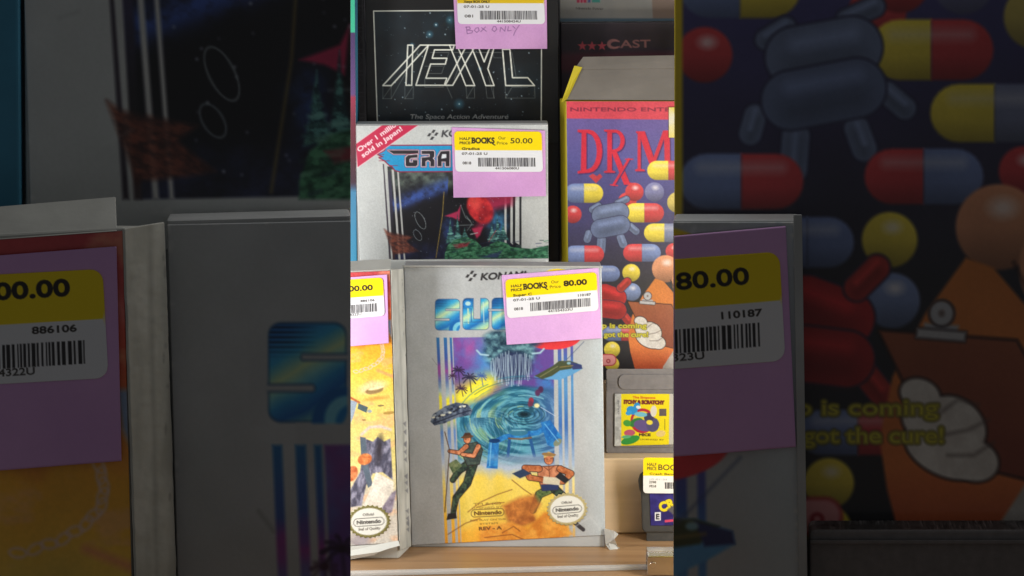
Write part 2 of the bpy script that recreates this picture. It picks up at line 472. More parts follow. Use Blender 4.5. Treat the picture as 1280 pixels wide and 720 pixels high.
# ---- silver box with the swirling blue and orange picture
def art_silver_front(P):
    P.fill(mott((176, 179, 180), (185, 188, 190), 40, seed=2))
    P.poly([(735, 300), (800, 300), (800, 700), (741, 700)], (186, 194, 198), soft=22)  # sheen painted into the silver towards the right edge
    maker_mark(P, 589, 345, 7.2, (48, 46, 48))
    P.text('KONAMI', 601, 350, 8.2, (46, 44, 46), -3, w=55, shear=.25, bold=.55)
    P.text('R', 658, 342, 2, (90, 90, 90), -3)
    P.ell(697, 343, 17, 7, (235, 205, 40))
    # block lettering
    def hol(x0):
        def f(X, Y):
            d = (X - x0) * .62 + (Y - 374) * .95 + 5 * (fbm(X / 16, Y / 16, 5) - .5)
            ks = [0, 8, 17, 24, 29, 34, 40, 47, 54, 62]
            cs = np.array([C3(c) for c in ((24, 92, 170), (34, 120, 196), (60, 168, 214), (196, 220, 170), (130, 200, 206), (52, 150, 206), (30, 110, 186), (150, 206, 190), (208, 222, 150), (46, 140, 200))])
            c = np.stack([np.interp(d, ks, cs[:, i]) for i in range(3)], 1)
            st = (.5 + .5 * np.sin(Y * 3.2)) * np.clip((388 - Y) / 6, 0, 1) * np.clip((x0 + 20 - X) / 12, 0, 1)
            return c * (1 - .45 * st[:, None])
        return f
    edge = (58, 92, 130); SLV = (180, 183, 185)
    def slab(x0, y0, x1, y1, r=5):
        p = round_rect(x0, y0, x1, y1, r); P.poly(p, edge, grow=.5); P.poly(p, hol(x0), grow=-.2)
    def slot(x0, y0, x1, y1):
        p = round_rect(x0, y0, x1, y1, min(1.2, (y1 - y0) / 2.2)); P.poly(p, edge, grow=.45); P.poly(p, SLV, grow=-.1)
    slab(544, 374, 574.6, 412.6); P.ell(575, 413, 14, 14, (24, 104, 176)); P.ell(575, 412, 9, 9.5, (120, 196, 220)); P.ell(577, 413, 6.5, 7, (34, 130, 196))
    P.poly([(573, 414), (592, 414), (592, 396), (575.4, 396), (575.4, 409)], SLV); P.poly([(555, 413.4), (592, 413.4), (592, 430), (555, 430)], SLV)
    slot(557, 386.2, 580, 388.4); slot(538, 398.2, 562, 400.8)
    P.poly([(575.2, 372), (578, 372), (578, 414), (575.2, 414)], SLV); P.poly([(536, 372), (543.4, 372), (543.4, 414), (536, 414)], SLV)
    slab(578.6, 373, 611, 412); slot(592, 368, 600.5, 398.5); P.poly([(588, 366), (604, 366), (604, 372.4), (588, 372.4)], SLV)
    P.ell(584.5, 380, 5.5, 5, (40, 130, 200)); P.ell(585, 379.5, 3.4, 2.6, (176, 214, 214)); P.line([(585, 386), (585.5, 404)], 1.6, (196, 220, 180)); P.line([(580, 403), (610, 402)], .6, edge); P.line([(604, 378), (605, 404)], 1, (190, 222, 216)); P.line([(589, 386), (589, 402)], 1.2, (34, 96, 170))
    slab(615, 372.5, 650, 412); slot(610, 386.4, 640, 388.6)
    # picture
    sk = lambda x, y: x + (y - 422) * .042
    def sky(X, Y):
        n = fbm(X / 22, Y / 22, 1); n2 = fbm(X / 12 + 4, Y / 30, 8)
        pur, blu, mag = C3((100, 72, 150)), C3((62, 128, 196)), C3((166, 74, 150))
        t = np.clip((n - .38) * 3.4, 0, 1)[:, None]; c = pur * (1 - t) + blu * t
        m = np.exp(-((X - 588)**2 / 500 + (Y - 430)**2 / 500))[:, None] * np.clip(n2 * 1.6, 0, 1)[:, None]
        c = c * (1 - m) + mag * m
        m = (np.exp(-((X - 612)**2 / 300 + (Y - 447)**2 / 500)) * .8)[:, None]
        c = c * (1 - m) + C3((78, 158, 222)) * m
        # yellow horizon glow
        m = np.clip(np.exp(-((X - 592)**2 / 900 + (Y - 488 + (X - 592) * .35)**2 / 190)) * 1.5 * (.55 + n2 * .8), 0, 1)[:, None]
        c = c * (1 - m) + C3((238, 226, 60)) * m
        # bands of water swinging round the whirl
        dx, dy = X - 655, (Y - 522) * 1.5; r = np.sqrt(dx * dx + dy * dy)
        th = np.arctan2(dy, dx); w = np.clip((fbm(r / 4.2 + th * 1.2, th * 2.4 + r / 40, 6, 5) - .5) * 3.4 + .5, 0, 1); w2 = fbm(r / 7 + 3, th * 1.5, 9)
        sw = C3((28, 92, 122)) * (1 - w[:, None]) + C3((98, 168, 190)) * w[:, None]
        yl = np.clip((w2 - .52) * 6, 0, 1) * np.clip((640 - X) / 50, 0, 1)
        sw = sw * (1 - .7 * yl[:, None]) + C3((206, 218, 110)) * .7 * yl[:, None]
        vi = np.clip((X - 655) / 60, 0, .8)[:, None]
        sw = sw * (1 - vi) + (C3((84, 108, 176)) * (1 - w[:, None] * .35) + C3((150, 178, 220)) * w[:, None] * .35) * vi
        k = np.clip((Y - (520 - (X - 560) * .52 + np.clip(X - 640, 0, 200) * .62)) / 5, 0, 1)[:, None]
        c = c * (1 - k) + sw * k
        # pale haze over the ground, then sand and rock
        k = np.clip((Y - 566 - 6 * n) / 14, 0, 1)[:, None]; c = c * (1 - k) + C3((176, 190, 208)) * k
        k = np.clip((Y - 584 - 14 * (n2 - .5)) / 14, 0, 1)[:, None]; c = c * (1 - k) + (C3((240, 208, 78)) * (1 - n2[:, None] * .35) + C3((250, 232, 170)) * n2[:, None] * .35) * k
        k = np.clip((Y - 640 - 26 * (n - .5) + (X - 640) * .12) / 20, 0, 1)[:, None]
        c = c * (1 - k) + (C3((236, 160, 50)) * (1 - n2[:, None]) + C3((250, 196, 70)) * n2[:, None]) * k
        return c
    pic = [(sk(566, 422), 422), (692, 420), (694, 677), (sk(566, 682), 682)]
    P.poly(pic, sky)
    def strip(xa, xb, ya=422, yb=682, c=None, k=.042):
        P.poly([(xa, ya), (xb, ya), (xb + (yb - ya) * k, yb), (xa + (yb - ya) * k, yb)], c)
    lc = stops([(422, (40, 112, 170)), (448, (60, 90, 165)), (462, (150, 70, 150)), (478, (96, 120, 170)), (492, (170, 190, 190)), (498, (238, 226, 60)), (520, (240, 226, 80)), (540, (90, 130, 190)), (580, (190, 200, 215)), (605, (240, 215, 120)), (640, (246, 196, 66)), (682, (240, 160, 40))], n=5, ns=9)
    for xa, xb in ((545.5, 549.2), (554.5, 558.6), (562, 564.8)): strip(xa, xb, c=lc)
    rc = stops([(422, (110, 70, 150)), (445, (70, 100, 170)), (480, (90, 150, 200)), (530, (60, 110, 180)), (580, (170, 190, 215)), (600, (236, 220, 150)), (650, (240, 200, 110)), (680, (190, 160, 120))], n=5, ns=9)
    for xa, xb in ((697, 701.5), (704.2, 708.8), (713, 716.2)): strip(xa, xb, 426, 676, rc, .012)
    # red disc, storm cloud with pale streaks
    P.ell(690, 421, 36, 16, (226, 60, 66)); P.ell(660, 428, 16, 6, (60, 80, 120), soft=4)
    def cloud(X, Y):
        n = fbm(X / 6, Y / 5, 11); n = np.clip((n - .3) * 2.2, 0, 1)[:, None]
        return C3((34, 62, 84)) * (1 - n) + C3((120, 168, 178)) * n
    P.ell(637, 440, 33, 22, cloud, soft=7); P.ell(622, 424, 18, 11, cloud, soft=5); P.ell(640, 458, 25, 18, (38, 50, 88), soft=6)
    r = random.Random(3)
    for k in range(26):
        x = 614 + k * 2.0; y0 = 446 + 8 * abs((k - 13) / 13)**2 - r.random() * 8; y1 = 468 + 12 * (1 - ((k - 13) / 13)**2) + r.uniform(-5, 4)
        P.line([(x, y0), (x + r.uniform(-1, 1.5), (y0 + y1) / 2), (x + r.uniform(-2, 2), y1)], r.choice([.6, .9, 1.3]), (186, 208, 222), soft=1.3, a=.8)
    for x0, y0, dx in ((596, 438, 8), (680, 436, -8)):
        P.line([(x0, y0), (x0 + dx * .6, y0 + 5), (x0 + dx * 1.8, y0 + 6)], 2, (170, 205, 220), soft=1.5)
    # brush strokes through the water
    for k in range(46):
        a0 = r.uniform(2.2, 4.6); R = r.uniform(14, 92); a1 = a0 + r.uniform(.25, .7)
        pts = [(655 + R * math.cos(a0 + (a1 - a0) * j / 5), 524 + R * .62 * math.sin(a0 + (a1 - a0) * j / 5)) for j in range(6)]
        if min(p[1] for p in pts) > 470 and min(p[0] for p in pts) > 572:
            P.line(pts, r.uniform(.4, 1.1), r.choice([(18, 70, 98), (150, 205, 212), (30, 112, 140), (70, 130, 150), (200, 216, 130)]), soft=1, a=.75)
    for R in (5, 9, 13, 17):
        P.ell(655, 518, R * 1.5, R * .72, (20, 60, 74), ring=1.2, soft=1.2, a=.7)
    P.ell(655, 518, 7, 3.2, (14, 40, 52), soft=3)
    for k in range(9):   # pale arcs over the violet haze
        P.ell(600 + 2 * k, 548, 9 + 3.4 * k, 14 + 2.6 * k, (176, 190, 222), ring=.8, soft=1.2, a=.35)
    # palms
    def palm(x, y, s, c, h):
        P.line([(x, y), (x + s * .25, y + h)], max(.9, s * .12), c)
        for a in (-170, -140, -105, -60, -25, 5, 35, 150, 185):
            t = math.radians(a); P.line([(x, y), (x + s * .55 * math.cos(t), y + s * .5 * math.sin(t)), (x + s * math.cos(t), y + s * (.95 * math.sin(t) + .28))], s * .17, c)
    palm(573, 463, 8, (46, 34, 62), 22); palm(587, 472, 9, (38, 36, 60), 18); palm(577, 486, 7, (56, 32, 66), 9); palm(602, 470, 6.5, (60, 92, 160), 12); palm(566, 470, 5, (60, 34, 60), 10)
    # a dark flying craft of no particular make, and a craggy rock at the left
    P.poly([(667, 471), (690, 460), (700, 452), (712, 451), (727, 456), (728, 461), (716, 468), (700, 475), (683, 474)], (96, 158, 206))
    P.poly([(668, 470), (690, 458), (699, 451), (712, 451), (722, 454), (714, 461), (700, 463), (690, 470), (678, 474)], (72, 80, 56)); P.poly([(712, 452), (727, 456), (728, 461), (716, 462)], (54, 62, 110))
    P.line([(675, 471), (697, 458)], 1, (130, 130, 90)); P.line([(705, 453), (730, 427)], .8, (74, 86, 120)); P.ell(711, 454, 2.5, 1.6, (130, 170, 180)); P.line([(700, 459), (716, 457)], 1.1, (140, 120, 70))
    P.poly([(538, 527), (541, 518), (556, 508), (570, 503), (584, 505), (591, 513), (588, 519), (572, 522), (556, 529), (543, 532)], mott((40, 50, 72), (116, 130, 150), 4, seed=4))
    for k in range(16):
        a = k / 15; P.ell(541 + 40 * a + r.uniform(-1, 1), 521 - 14 * a + r.uniform(-2, 3), 2.1, 1.2, r.choice([(214, 214, 196), (150, 160, 170), (30, 34, 48)]), -20)
    P.line([(542, 529), (556, 524), (574, 517), (588, 513)], 1.3, (30, 36, 56))
    for x, y, cc in ((676, 487, (78, 42, 82)), (672, 491, (90, 50, 90)), (664, 501, (150, 52, 72)), (663, 505, (110, 54, 80)), (664, 512, (40, 88, 110))):
        P.ell(x, y, 3.2, 4.2, cc, soft=1.5)
    P.ell(671, 507, 3.4, 2.8, (242, 232, 170), soft=2); P.line([(676, 509), (694, 520)], .8, (200, 214, 235))
    # blue pipes
    bl = mott((26, 98, 176), (60, 150, 214), 5, seed=5)
    P.line([(619, 552), (632, 546), (655, 543), (672, 541), (684, 533)], 6.5, bl); P.poly([(612, 549), (624, 550), (622, 586), (608, 585)], bl); P.poly([(676, 528), (688, 525), (703, 548), (692, 559), (684, 556)], bl)
    P.ell(697, 553, 6, 3.8, (130, 140, 120), -40); P.line([(637, 548), (635, 570)], 3.6, (34, 86, 146)); P.line([(662, 545), (668, 570)], 4, (38, 92, 150)); P.ell(648, 540, 12, 5, (56, 120, 150)); P.line([(636, 548), (652, 549), (664, 547)], 2, (120, 90, 60))
    P.line([(614, 553), (612, 582)], 1.2, (120, 190, 230)); P.line([(640, 538), (656, 538)], 1, (150, 200, 215)); P.ell(618, 551, 7, 2.8, (20, 60, 110)); P.line([(681, 530), (698, 552)], 1.1, (110, 176, 226))
    P.ell(655, 572, 40, 4, (150, 165, 195), soft=5, a=.6)
    # boulders and brush standing where the ground is darkest
    def rock(pts, a, b, sd, edge=None):
        P.poly(pts, edge or (60, 30, 26), grow=.5); P.poly(pts, mott(a, b, 5, 8, seed=sd, rot=25, k=2.8))
    SK = mott((178, 104, 70), (226, 150, 108), 3, seed=21, k=2.6); GR = mott((26, 40, 42), (70, 92, 70), 3, seed=22, k=2.8); OL = (40, 26, 26)
    def limb(pts, w0, w1, c):
        n = len(pts) - 1
        for ring_, cc in ((.8, OL), (0, c)):
            for i in range(n):
                wa = w0 + (w1 - w0) * i / n; wb = w0 + (w1 - w0) * (i + 1) / n
                (ax, ay), (bx, by) = pts[i], pts[i + 1]; L = math.hypot(bx - ax, by - ay); nx_, ny_ = -(by - ay) / L, (bx - ax) / L
                P.poly([(ax + nx_ * wa / 2, ay + ny_ * wa / 2), (bx + nx_ * wb / 2, by + ny_ * wb / 2), (bx - nx_ * wb / 2, by - ny_ * wb / 2), (ax - nx_ * wa / 2, ay - ny_ * wa / 2)], cc, grow=ring_)
                P.ell(bx, by, wb / 2 + ring_, wb / 2 + ring_, cc)
                if i == 0: P.ell(ax, ay, wa / 2 + ring_, wa / 2 + ring_, cc)
    # left walker striding downhill with a pack and a stick
    limb([(592, 578), (584, 604), (570, 622), (566, 644)], 11, 5, GR); limb([(588, 578), (574, 588), (566, 600)], 10, 6, GR)
    P.poly([(560, 642), (570, 641), (571, 648), (558, 650)], (30, 30, 34))
    P.poly([(580, 556), (596, 553), (603, 562), (599, 580), (584, 582), (579, 570)], OL, grow=.8); P.poly([(580, 556), (596, 553), (603, 562), (599, 580), (584, 582), (579, 570)], mott((50, 62, 62), (84, 100, 88), 3, seed=27))
    limb([(583, 558), (574, 566), (562, 564)], 5.5, 3.6, SK); limb([(598, 558), (592, 570), (578, 568)], 5.5, 3.8, SK)
    P.ell(584, 549, 5, 5.8, OL); P.ell(584, 549, 4.3, 5.2, SK); P.poly([(578, 546), (581, 541), (588, 541), (590, 547), (586, 545.5)], (70, 46, 36)); P.line([(581, 549), (583, 549)], .6, OL)
    P.poly([(560, 580), (570, 574), (578, 582), (566, 592)], mott((70, 90, 60), (130, 140, 100), 3, seed=6)); P.line([(556, 540), (562, 563), (556, 640)], 1.2, (90, 66, 46)); P.ell(584, 546, 8, 1.8, (96, 66, 44), -8)
    # right walker sitting on the rocks, arms folded over a map case
    limb([(690, 610), (674, 618), (666, 638)], 11, 7, mott((50, 72, 44), (116, 136, 80), 3, seed=28)); limb([(694, 612), (706, 622), (700, 634)], 10, 6, GR)
    P.poly([(672, 584), (698, 582), (702, 592), (696, 612), (678, 613), (673, 598)], OL, grow=.8); P.poly([(672, 584), (698, 582), (702, 592), (696, 612), (678, 613), (673, 598)], mott((170, 104, 74), (216, 146, 108), 4, seed=29))
    P.poly([(676, 606), (698, 604), (698, 612), (678, 614)], (44, 60, 104))
    JK = mott((160, 84, 48), (206, 128, 84), 3, seed=33); limb([(674, 586), (656, 585), (662, 597), (680, 600)], 7.5, 5.5, JK); limb([(700, 586), (714, 592), (704, 602), (690, 602)], 7.5, 5.5, JK); P.poly([(680, 596), (700, 598), (699, 606), (679, 604)], (214, 206, 180), grow=.5); P.line([(686, 582), (687, 596)], .8, (90, 50, 36)); P.line([(679, 583), (686, 588), (693, 582)], 1, (120, 60, 40))
    P.ell(686, 574, 6.2, 7, OL); P.ell(686, 574.5, 5.4, 6.2, SK); P.poly([(679.5, 573), (680, 567), (686, 564.5), (692, 567), (692.5, 572), (686, 569.5)], (206, 176, 110)); P.line([(683, 574), (685, 574)], .6, OL); P.line([(688, 573.5), (690, 573.5)], .6, OL)
    P.ell(686, 568, 9, 2.2, (150, 116, 70), 4);
    P.poly([(640, 592), (654, 586), (664, 592), (650, 598)], (44, 62, 92)); P.poly([(700, 590), (712, 600), (706, 604), (694, 596)], (36, 40, 48))
    P.line([(690, 640), (712, 648), (729, 662)], 5, (56, 54, 60))
    # cracks and reddish ravine
    P.poly([(628, 632), (648, 622), (668, 618), (676, 630), (668, 642), (672, 652), (650, 660), (640, 668), (634, 650)], mott((150, 74, 36), (206, 120, 56), 6, seed=31), soft=6, a=.85)
    P.poly([(600, 660), (640, 652), (660, 662), (680, 640), (700, 646), (716, 668), (690, 676), (600, 681)], mott((214, 128, 44), (240, 170, 72), 9, seed=32), soft=4)
    for pts in ([(585, 640), (600, 628), (622, 618), (640, 612)], [(596, 634), (612, 630), (630, 628)], [(640, 600), (655, 612), (664, 618)], [(560, 668), (582, 654), (600, 648)], [(628, 666), (642, 658), (650, 664)], [(606, 672), (640, 668), (658, 676)]):
        P.line(pts, 1, (120, 62, 34), soft=1.4, a=.8)
    # ink stamp
    K = (92, 58, 30)
    P.text('TM & (C)', 592, 632, 3, K, -3, w=34, a=.7); P.text('LICENSED BY', 590, 637, 2.6, K, -3, w=38, a=.6)
    P.text('Nintendo', 593, 644, 4.6, K, -3, w=34, bold=.35)
    P.line(round_rect(589, 637.5, 630, 646.5, 4.2, -.05), .8, K, closed=True)
    P.text('FOR PLAY ON THE', 588, 652, 2.2, K, -3, w=44, a=.7); P.text('SYSTEM', 600, 656, 2.2, K, -3, w=22, a=.7)
    P.text('REV - A', 599, 663, 4.2, (70, 46, 30), -3, w=28, bold=.15)
    P.line([(516, 680), (532, 664)], .8, (190, 190, 188)); P.line([(540, 448), (546, 456)], .6, (130, 130, 130))
    wear(P, [(504, 334), (752, 334), (756, 671), (514, 682)], 11, 90); grain(P, .045)
    P.line([(712, 336), (709, 344)], .6, (226, 226, 226)); P.line([(716, 660), (738, 646), (756, 668)], 1.2, (206, 210, 212), soft=2, a=.6)

# ---- worn box with the yellow desert picture
def art_desert_front(P):
    def f(X, Y):
        n = fbm(X / 16, Y / 9, 41); n2 = fbm(X / 9, Y / 9, 42)
        c = stops([(336, (188, 62, 70)), (362, (206, 78, 72)), (385, (214, 84, 54)), (410, (224, 120, 48)), (435, (240, 170, 40)), (462, (240, 184, 56)), (490, (226, 200, 96)), (540, (226, 206, 122)), (580, (226, 210, 130)), (620, (206, 196, 178)), (690, (214, 208, 198))], n=9, ns=18)(X, Y)
        m = np.clip((n - .55) * 3, 0, .55)[:, None]
        return c * (1 - m) + C3((236, 176, 130)) * m
    P.fill(f)
    P.poly([(484, 400), (489, 400), (490, 424), (486, 415)], (140, 160, 190), soft=3)
    P.line([(474, 350), (488, 372)], 4, (232, 150, 140), soft=5, a=.6)
    # chain
    pts = [(477, 430), (479, 438), (478, 446), (472, 453), (463, 459), (452, 463), (438, 466)]
    for i in range(len(pts) - 1):
        for t in (0, .5):
            x = pts[i][0] * (1 - t) + pts[i + 1][0] * t; y = pts[i][1] * (1 - t) + pts[i + 1][1] * t
            P.ell(x, y, 3.3, 1.8, (226, 190, 168), math.degrees(math.atan2(pts[i + 1][1] - pts[i][1], pts[i + 1][0] - pts[i][0])) + (18 if t else -18), ring=1.1)
    P.line([(472, 463), (482, 467), (492, 471)], 3, (232, 150, 100), soft=4)
    P.ell(466, 484, 17, 7, (236, 206, 150), -14, soft=5); P.ell(468, 488, 11.5, 4.2, (150, 120, 76), -12, soft=2); P.ell(470, 485, 10, 2, (240, 222, 170), -12, soft=2)
    P.ell(486, 516, 7, 2, (176, 140, 70), -6, soft=2); P.ell(476, 507, 4, 1.2, (130, 110, 70), -6); P.ell(455, 525, 3, 1, (150, 120, 70)); P.ell(470, 498, 14, 2, (236, 150, 70), -8, soft=3)
    # grey tools and boulders
    P.poly([(438, 500), (447, 502), (442, 520), (438, 530)], (150, 164, 180)); P.poly([(448, 504), (460, 509), (458, 516), (447, 511)], (70, 90, 96)); P.ell(462, 514, 3, 2, (150, 160, 160))
    P.line([(438, 497), (449, 503)], 2.5, (176, 90, 50), soft=1.5)
    P.line([(452, 543), (462, 534), (476, 533), (488, 537)], 3, (214, 200, 196), soft=3)
    rk = mott((74, 74, 92), (150, 148, 168), 4, 9, seed=44, rot=12, k=2.8)
    P.poly([(456, 548), (466, 552), (472, 546), (480, 552), (488, 548), (491, 600), (478, 590), (466, 592), (458, 606), (452, 632), (438, 634), (438, 612), (450, 590)], rk, soft=1.4)
    P.poly([(450, 546), (457, 547), (460, 580), (466, 606), (460, 610), (452, 580)], (86, 100, 114)); P.ell(474, 562, 4, 16, (52, 48, 58), 6, soft=5)
    P.poly([(470, 590), (492, 602), (490, 640), (474, 640), (450, 640), (462, 614)], mott((214, 206, 192), (232, 226, 212), 9, seed=45), soft=1)
    P.poly([(496, 612), (490, 640), (478, 646), (478, 634), (490, 616)], mott((110, 100, 116), (160, 150, 166), 5, seed=46), soft=2)
    P.ell(456, 574, 9, 7, mott((190, 100, 50), (226, 150, 90), 4, seed=47), -20, soft=1.5); P.ell(440, 592, 7, 10, mott((180, 90, 50), (220, 140, 90), 4, seed=48), 20, soft=1.5)
    grain(P, .09, 1.6); P.ell(452, 674, 12, 8, (160, 150, 160), soft=7, a=.7); P.line([(438, 676), (452, 684), (490, 686)], 4, (140, 130, 140), soft=5, a=.6)

# ---- silver box with the dark space picture
def art_space_front(P):
    P.fill(mott((196, 199, 198), (204, 207, 206), 40, seed=52))
    P.poly([(478.5, 205), (480, 205), (489, 325), (486.5, 325)], (60, 52, 64))
    stripes = stops([(205, (60, 58, 62)), (250, (56, 52, 84)), (290, (30, 26, 30)), (300, (110, 52, 40)), (325, (60, 44, 52))], n=5, ns=10)
    def sky(X, Y):
        n = fbm(X / 15, Y / 10, 55); n2 = fbm(X / 7, Y / 6, 56)
        c = np.tile(C3((16, 14, 22)), (X.size, 1))
        m = (np.clip((246 - Y + 20 * (n - .5) - (X - 520) * .1) / 18, 0, 1) * np.clip(1.3 * n2, 0, 1))[:, None]
        c = c * (1 - m) + C3((96, 108, 100)) * m
        m = (np.exp(-((Y - 246 + (X - 520) * .38)**2) / 70) * np.clip(n2 * 1.6, 0, 1) * (X < 560))[:, None]
        c = c * (1 - m) + C3((62, 90, 168)) * m
        m = (np.clip((Y - 296 + 14 * (n - .5)) / 20, 0, 1) * .6 * n2)[:, None]
        c = c * (1 - m) + C3((70, 84, 150)) * m
        m = (np.exp(-((X - 560)**2 / 60 + (Y - 290)**2 / 240)) * n2 * 1.4)[:, None]; m = np.clip(m, 0, 1)
        c = c * (1 - m) + C3((56, 88, 160)) * m
        m = np.clip(np.exp(-((X - 622)**2 / 130 + (Y - 280)**2 / 330)) * n2 * 1.9, 0, 1)[:, None]
        return c * (1 - m) + C3((60, 120, 165)) * m
    P.poly([(484, 208), (652, 205), (652, 322), (492, 325)], sky)
    P.poly([(480.5, 205), (483.8, 205), (493, 325), (489.5, 325)], (192, 194, 192))
    P.poly([(484.5, 214), (489, 214), (494, 325), (491, 325)], stripes)
    for a, b in ((489.6, 492.2), (496.2, 498.2)): P.poly([(a, 212), (b, 212), (b + 8.6, 325), (a + 8.6, 325)], (196, 196, 194))
    for a, b in ((630.6, 633.2), (638, 641), (644, 649.2)): P.poly([(a, 226), (b, 226), (b, 306), (a, 303)], (198, 200, 198))
    P.poly([(649.2, 226), (651.2, 226), (651, 312), (650, 312)], (46, 48, 52))
    P.poly([(652, 205), (690, 205), (690, 325), (652, 325)], (194, 196, 194))
    # red world and its flare
    P.poly([(600, 240), (644, 240), (640, 256), (618, 262), (610, 278), (596, 290), (592, 286), (604, 272)], (170, 40, 76), soft=9, a=.9)
    P.ell(600, 261, 14.5, 20, mott((150, 26, 38), (222, 54, 58), 7, seed=57), -35, soft=3); P.ell(594, 254, 6, 9, (236, 96, 84), -35, soft=7, a=.5); P.poly([(590, 286), (604, 283), (600, 294), (596, 298)], (190, 46, 84), soft=2.5)
    P.poly([(556, 270), (572, 264), (576, 256), (574, 276), (566, 272)], (176, 44, 84), soft=2)
    r = random.Random(9)
    for k in range(60):
        P.ell(r.uniform(505, 628), r.uniform(244, 318), .5, .5, (170, 175, 190), a=r.uniform(.3, .9))
    P.ell(525.5, 275.5, 5, 11.6, (176, 190, 190), -27, ring=.7, a=.8); P.ell(522, 294, 4, 7.4, (160, 176, 180), -32, ring=.7, a=.75)
    P.line([(555, 240), (553, 270), (545, 322)], .9, (150, 128, 60))
    P.poly([(480, 286), (486, 290), (516, 296), (508, 302), (523, 314), (512, 316), (492, 318)], mott((70, 36, 32), (136, 72, 54), 4, 2, seed=58, rot=20), soft=3, a=.9)
    for pts in ([(576, 257), (582, 272), (588, 276)], [(583, 270), (590, 280), (584, 288)], [(568, 282), (592, 281)]): P.line(pts, .8, (170, 186, 182), soft=1.4, a=.75)
    # spires and green hills
    g = mott((26, 72, 52), (78, 142, 104), 4, 2.4, seed=59, rot=-10, k=3)
    tq = mott((26, 60, 66), (96, 160, 152), 2.2, 1.6, seed=60, k=3)
    for x, y, h in ((572, 266, 40), (563, 274, 30), (622, 270, 32), (581, 284, 18), (615, 280, 22), (629, 278, 22)):
        P.poly([(x - 5.5, y + h), (x - 2.6, y + h * .6), (x - 1.4, y + h * .3), (x, y), (x + .8, y + h * .3), (x + 3, y + h * .6), (x + 7, y + h)], tq, soft=1.3, a=.9)
        for k in range(5): P.line([(x - 1 - k * 1.1, y + h * (.35 + k * .13)), (x + 1 + k * 1.2, y + h * (.33 + k * .13))], .9, r.choice([(140, 196, 184), (24, 44, 50), (70, 120, 110)]), soft=1)
    P.poly([(556, 318), (560, 306), (570, 299), (582, 296), (594, 300), (602, 308), (600, 318), (580, 325), (556, 325)], g, soft=1)
    P.poly([(566, 306), (588, 302), (584, 308), (570, 311)], (130, 50, 60), soft=2)
    P.poly([(578, 316), (600, 310), (618, 306), (640, 309), (664, 311), (688, 306), (690, 325), (578, 325)], g, soft=1)
    P.poly([(612, 306), (622, 301), (634, 304), (640, 310), (620, 312)], g); P.poly([(600, 322), (628, 313), (622, 322)], (58, 76, 110), soft=2)
    P.line([(611, 302), (620, 288)], .8, (170, 60, 70))
    for k in range(70):
        x = r.uniform(556, 684); y = r.uniform(300, 323) if x < 604 or x > 640 else r.uniform(308, 323)
        P.line([(x, y), (x + r.uniform(3, 11), y + r.uniform(-2.5, .5))], r.uniform(.5, 1.2), r.choice([(18, 44, 40), (30, 70, 54), (120, 176, 140), (96, 150, 120), (40, 50, 80)]), soft=1, a=.7)
    P.line([(588, 293), (597, 291)], 1, (180, 190, 190))
    # title wings
    edge = (150, 34, 66)
    wing = [(484, 182), (600, 181.5), (600, 214), (500, 214.5), (494, 213), (490, 208), (486, 206), (481, 201), (474, 197), (479, 196), (472, 193), (478, 190), (481, 188)]
    P.poly(wing, edge, grow=1); P.poly(wing, (34, 152, 206), grow=-.4)
    P.line([(474, 201), (487, 201)], .8, edge); P.line([(486, 207), (497, 207)], .8, edge); P.line([(473, 194), (480, 193)], .8, edge)
    WH = (226, 230, 236); K = (44, 38, 46)
    def lt(ps, holes=()):
        P.poly(ps, edge, grow=1.5); P.poly(ps, WH, grow=.9)
        P.poly([ps] + list(holes), K, multi=True)
        for h in holes: P.line(h, .7, WH, closed=True)
    P.poly([(485, 188), (523, 188), (523, 192.5), (492, 192.5)], edge, grow=1.3); P.poly([(485, 188), (523, 188), (523, 192.5), (492, 192.5)], WH, grow=.7); P.poly([(485, 188), (523, 188), (523, 192.5), (492, 192.5)], K)
    lt([(510, 194), (522, 193), (522, 197), (514, 197.5), (512, 199), (512, 203), (516, 203), (516, 200), (522, 200), (522, 206), (520, 208), (508, 208), (507, 206), (507, 197)])
    lt([(527, 188.5), (542, 188.5), (543, 190), (543, 196), (541, 198), (543, 200), (543, 208), (538, 208), (538, 202), (535, 200), (532, 202), (532, 208), (527, 208), (527, 197), (537, 196), (537, 192.5), (527, 192.5)])
    lt([(551, 189), (562, 188.5), (562, 208), (557, 208), (557, 202), (552, 202), (552, 208), (547, 208), (547, 196)], ([(553, 193), (557.5, 193), (557.5, 197), (552, 198)],))
    maker_mark(P, 541, 168.5, 7, (60, 60, 62)); P.text('KONAMI', 552, 171, 8, (70, 70, 74), -2, w=52, shear=.22, bold=.5)
    grain(P, .05); wear(P, [(442, 157), (685, 156), (686, 330), (450, 330)], 12, 60, (226, 226, 224))
    # red ribbon across the corner
    rb = [(484, 152), (529, 152), (447, 209), (445, 180)]
    P.poly(rb, (236, 210, 214), grow=.7); P.poly(rb, (196, 40, 78))
    P.text('Over 1 million', 449, 190, 5.6, (246, 226, 230), -35, w=62, bold=.3)
    P.text('sold in Japan!', 454, 197, 5.6, (246, 226, 230), -35, w=60, bold=.3)

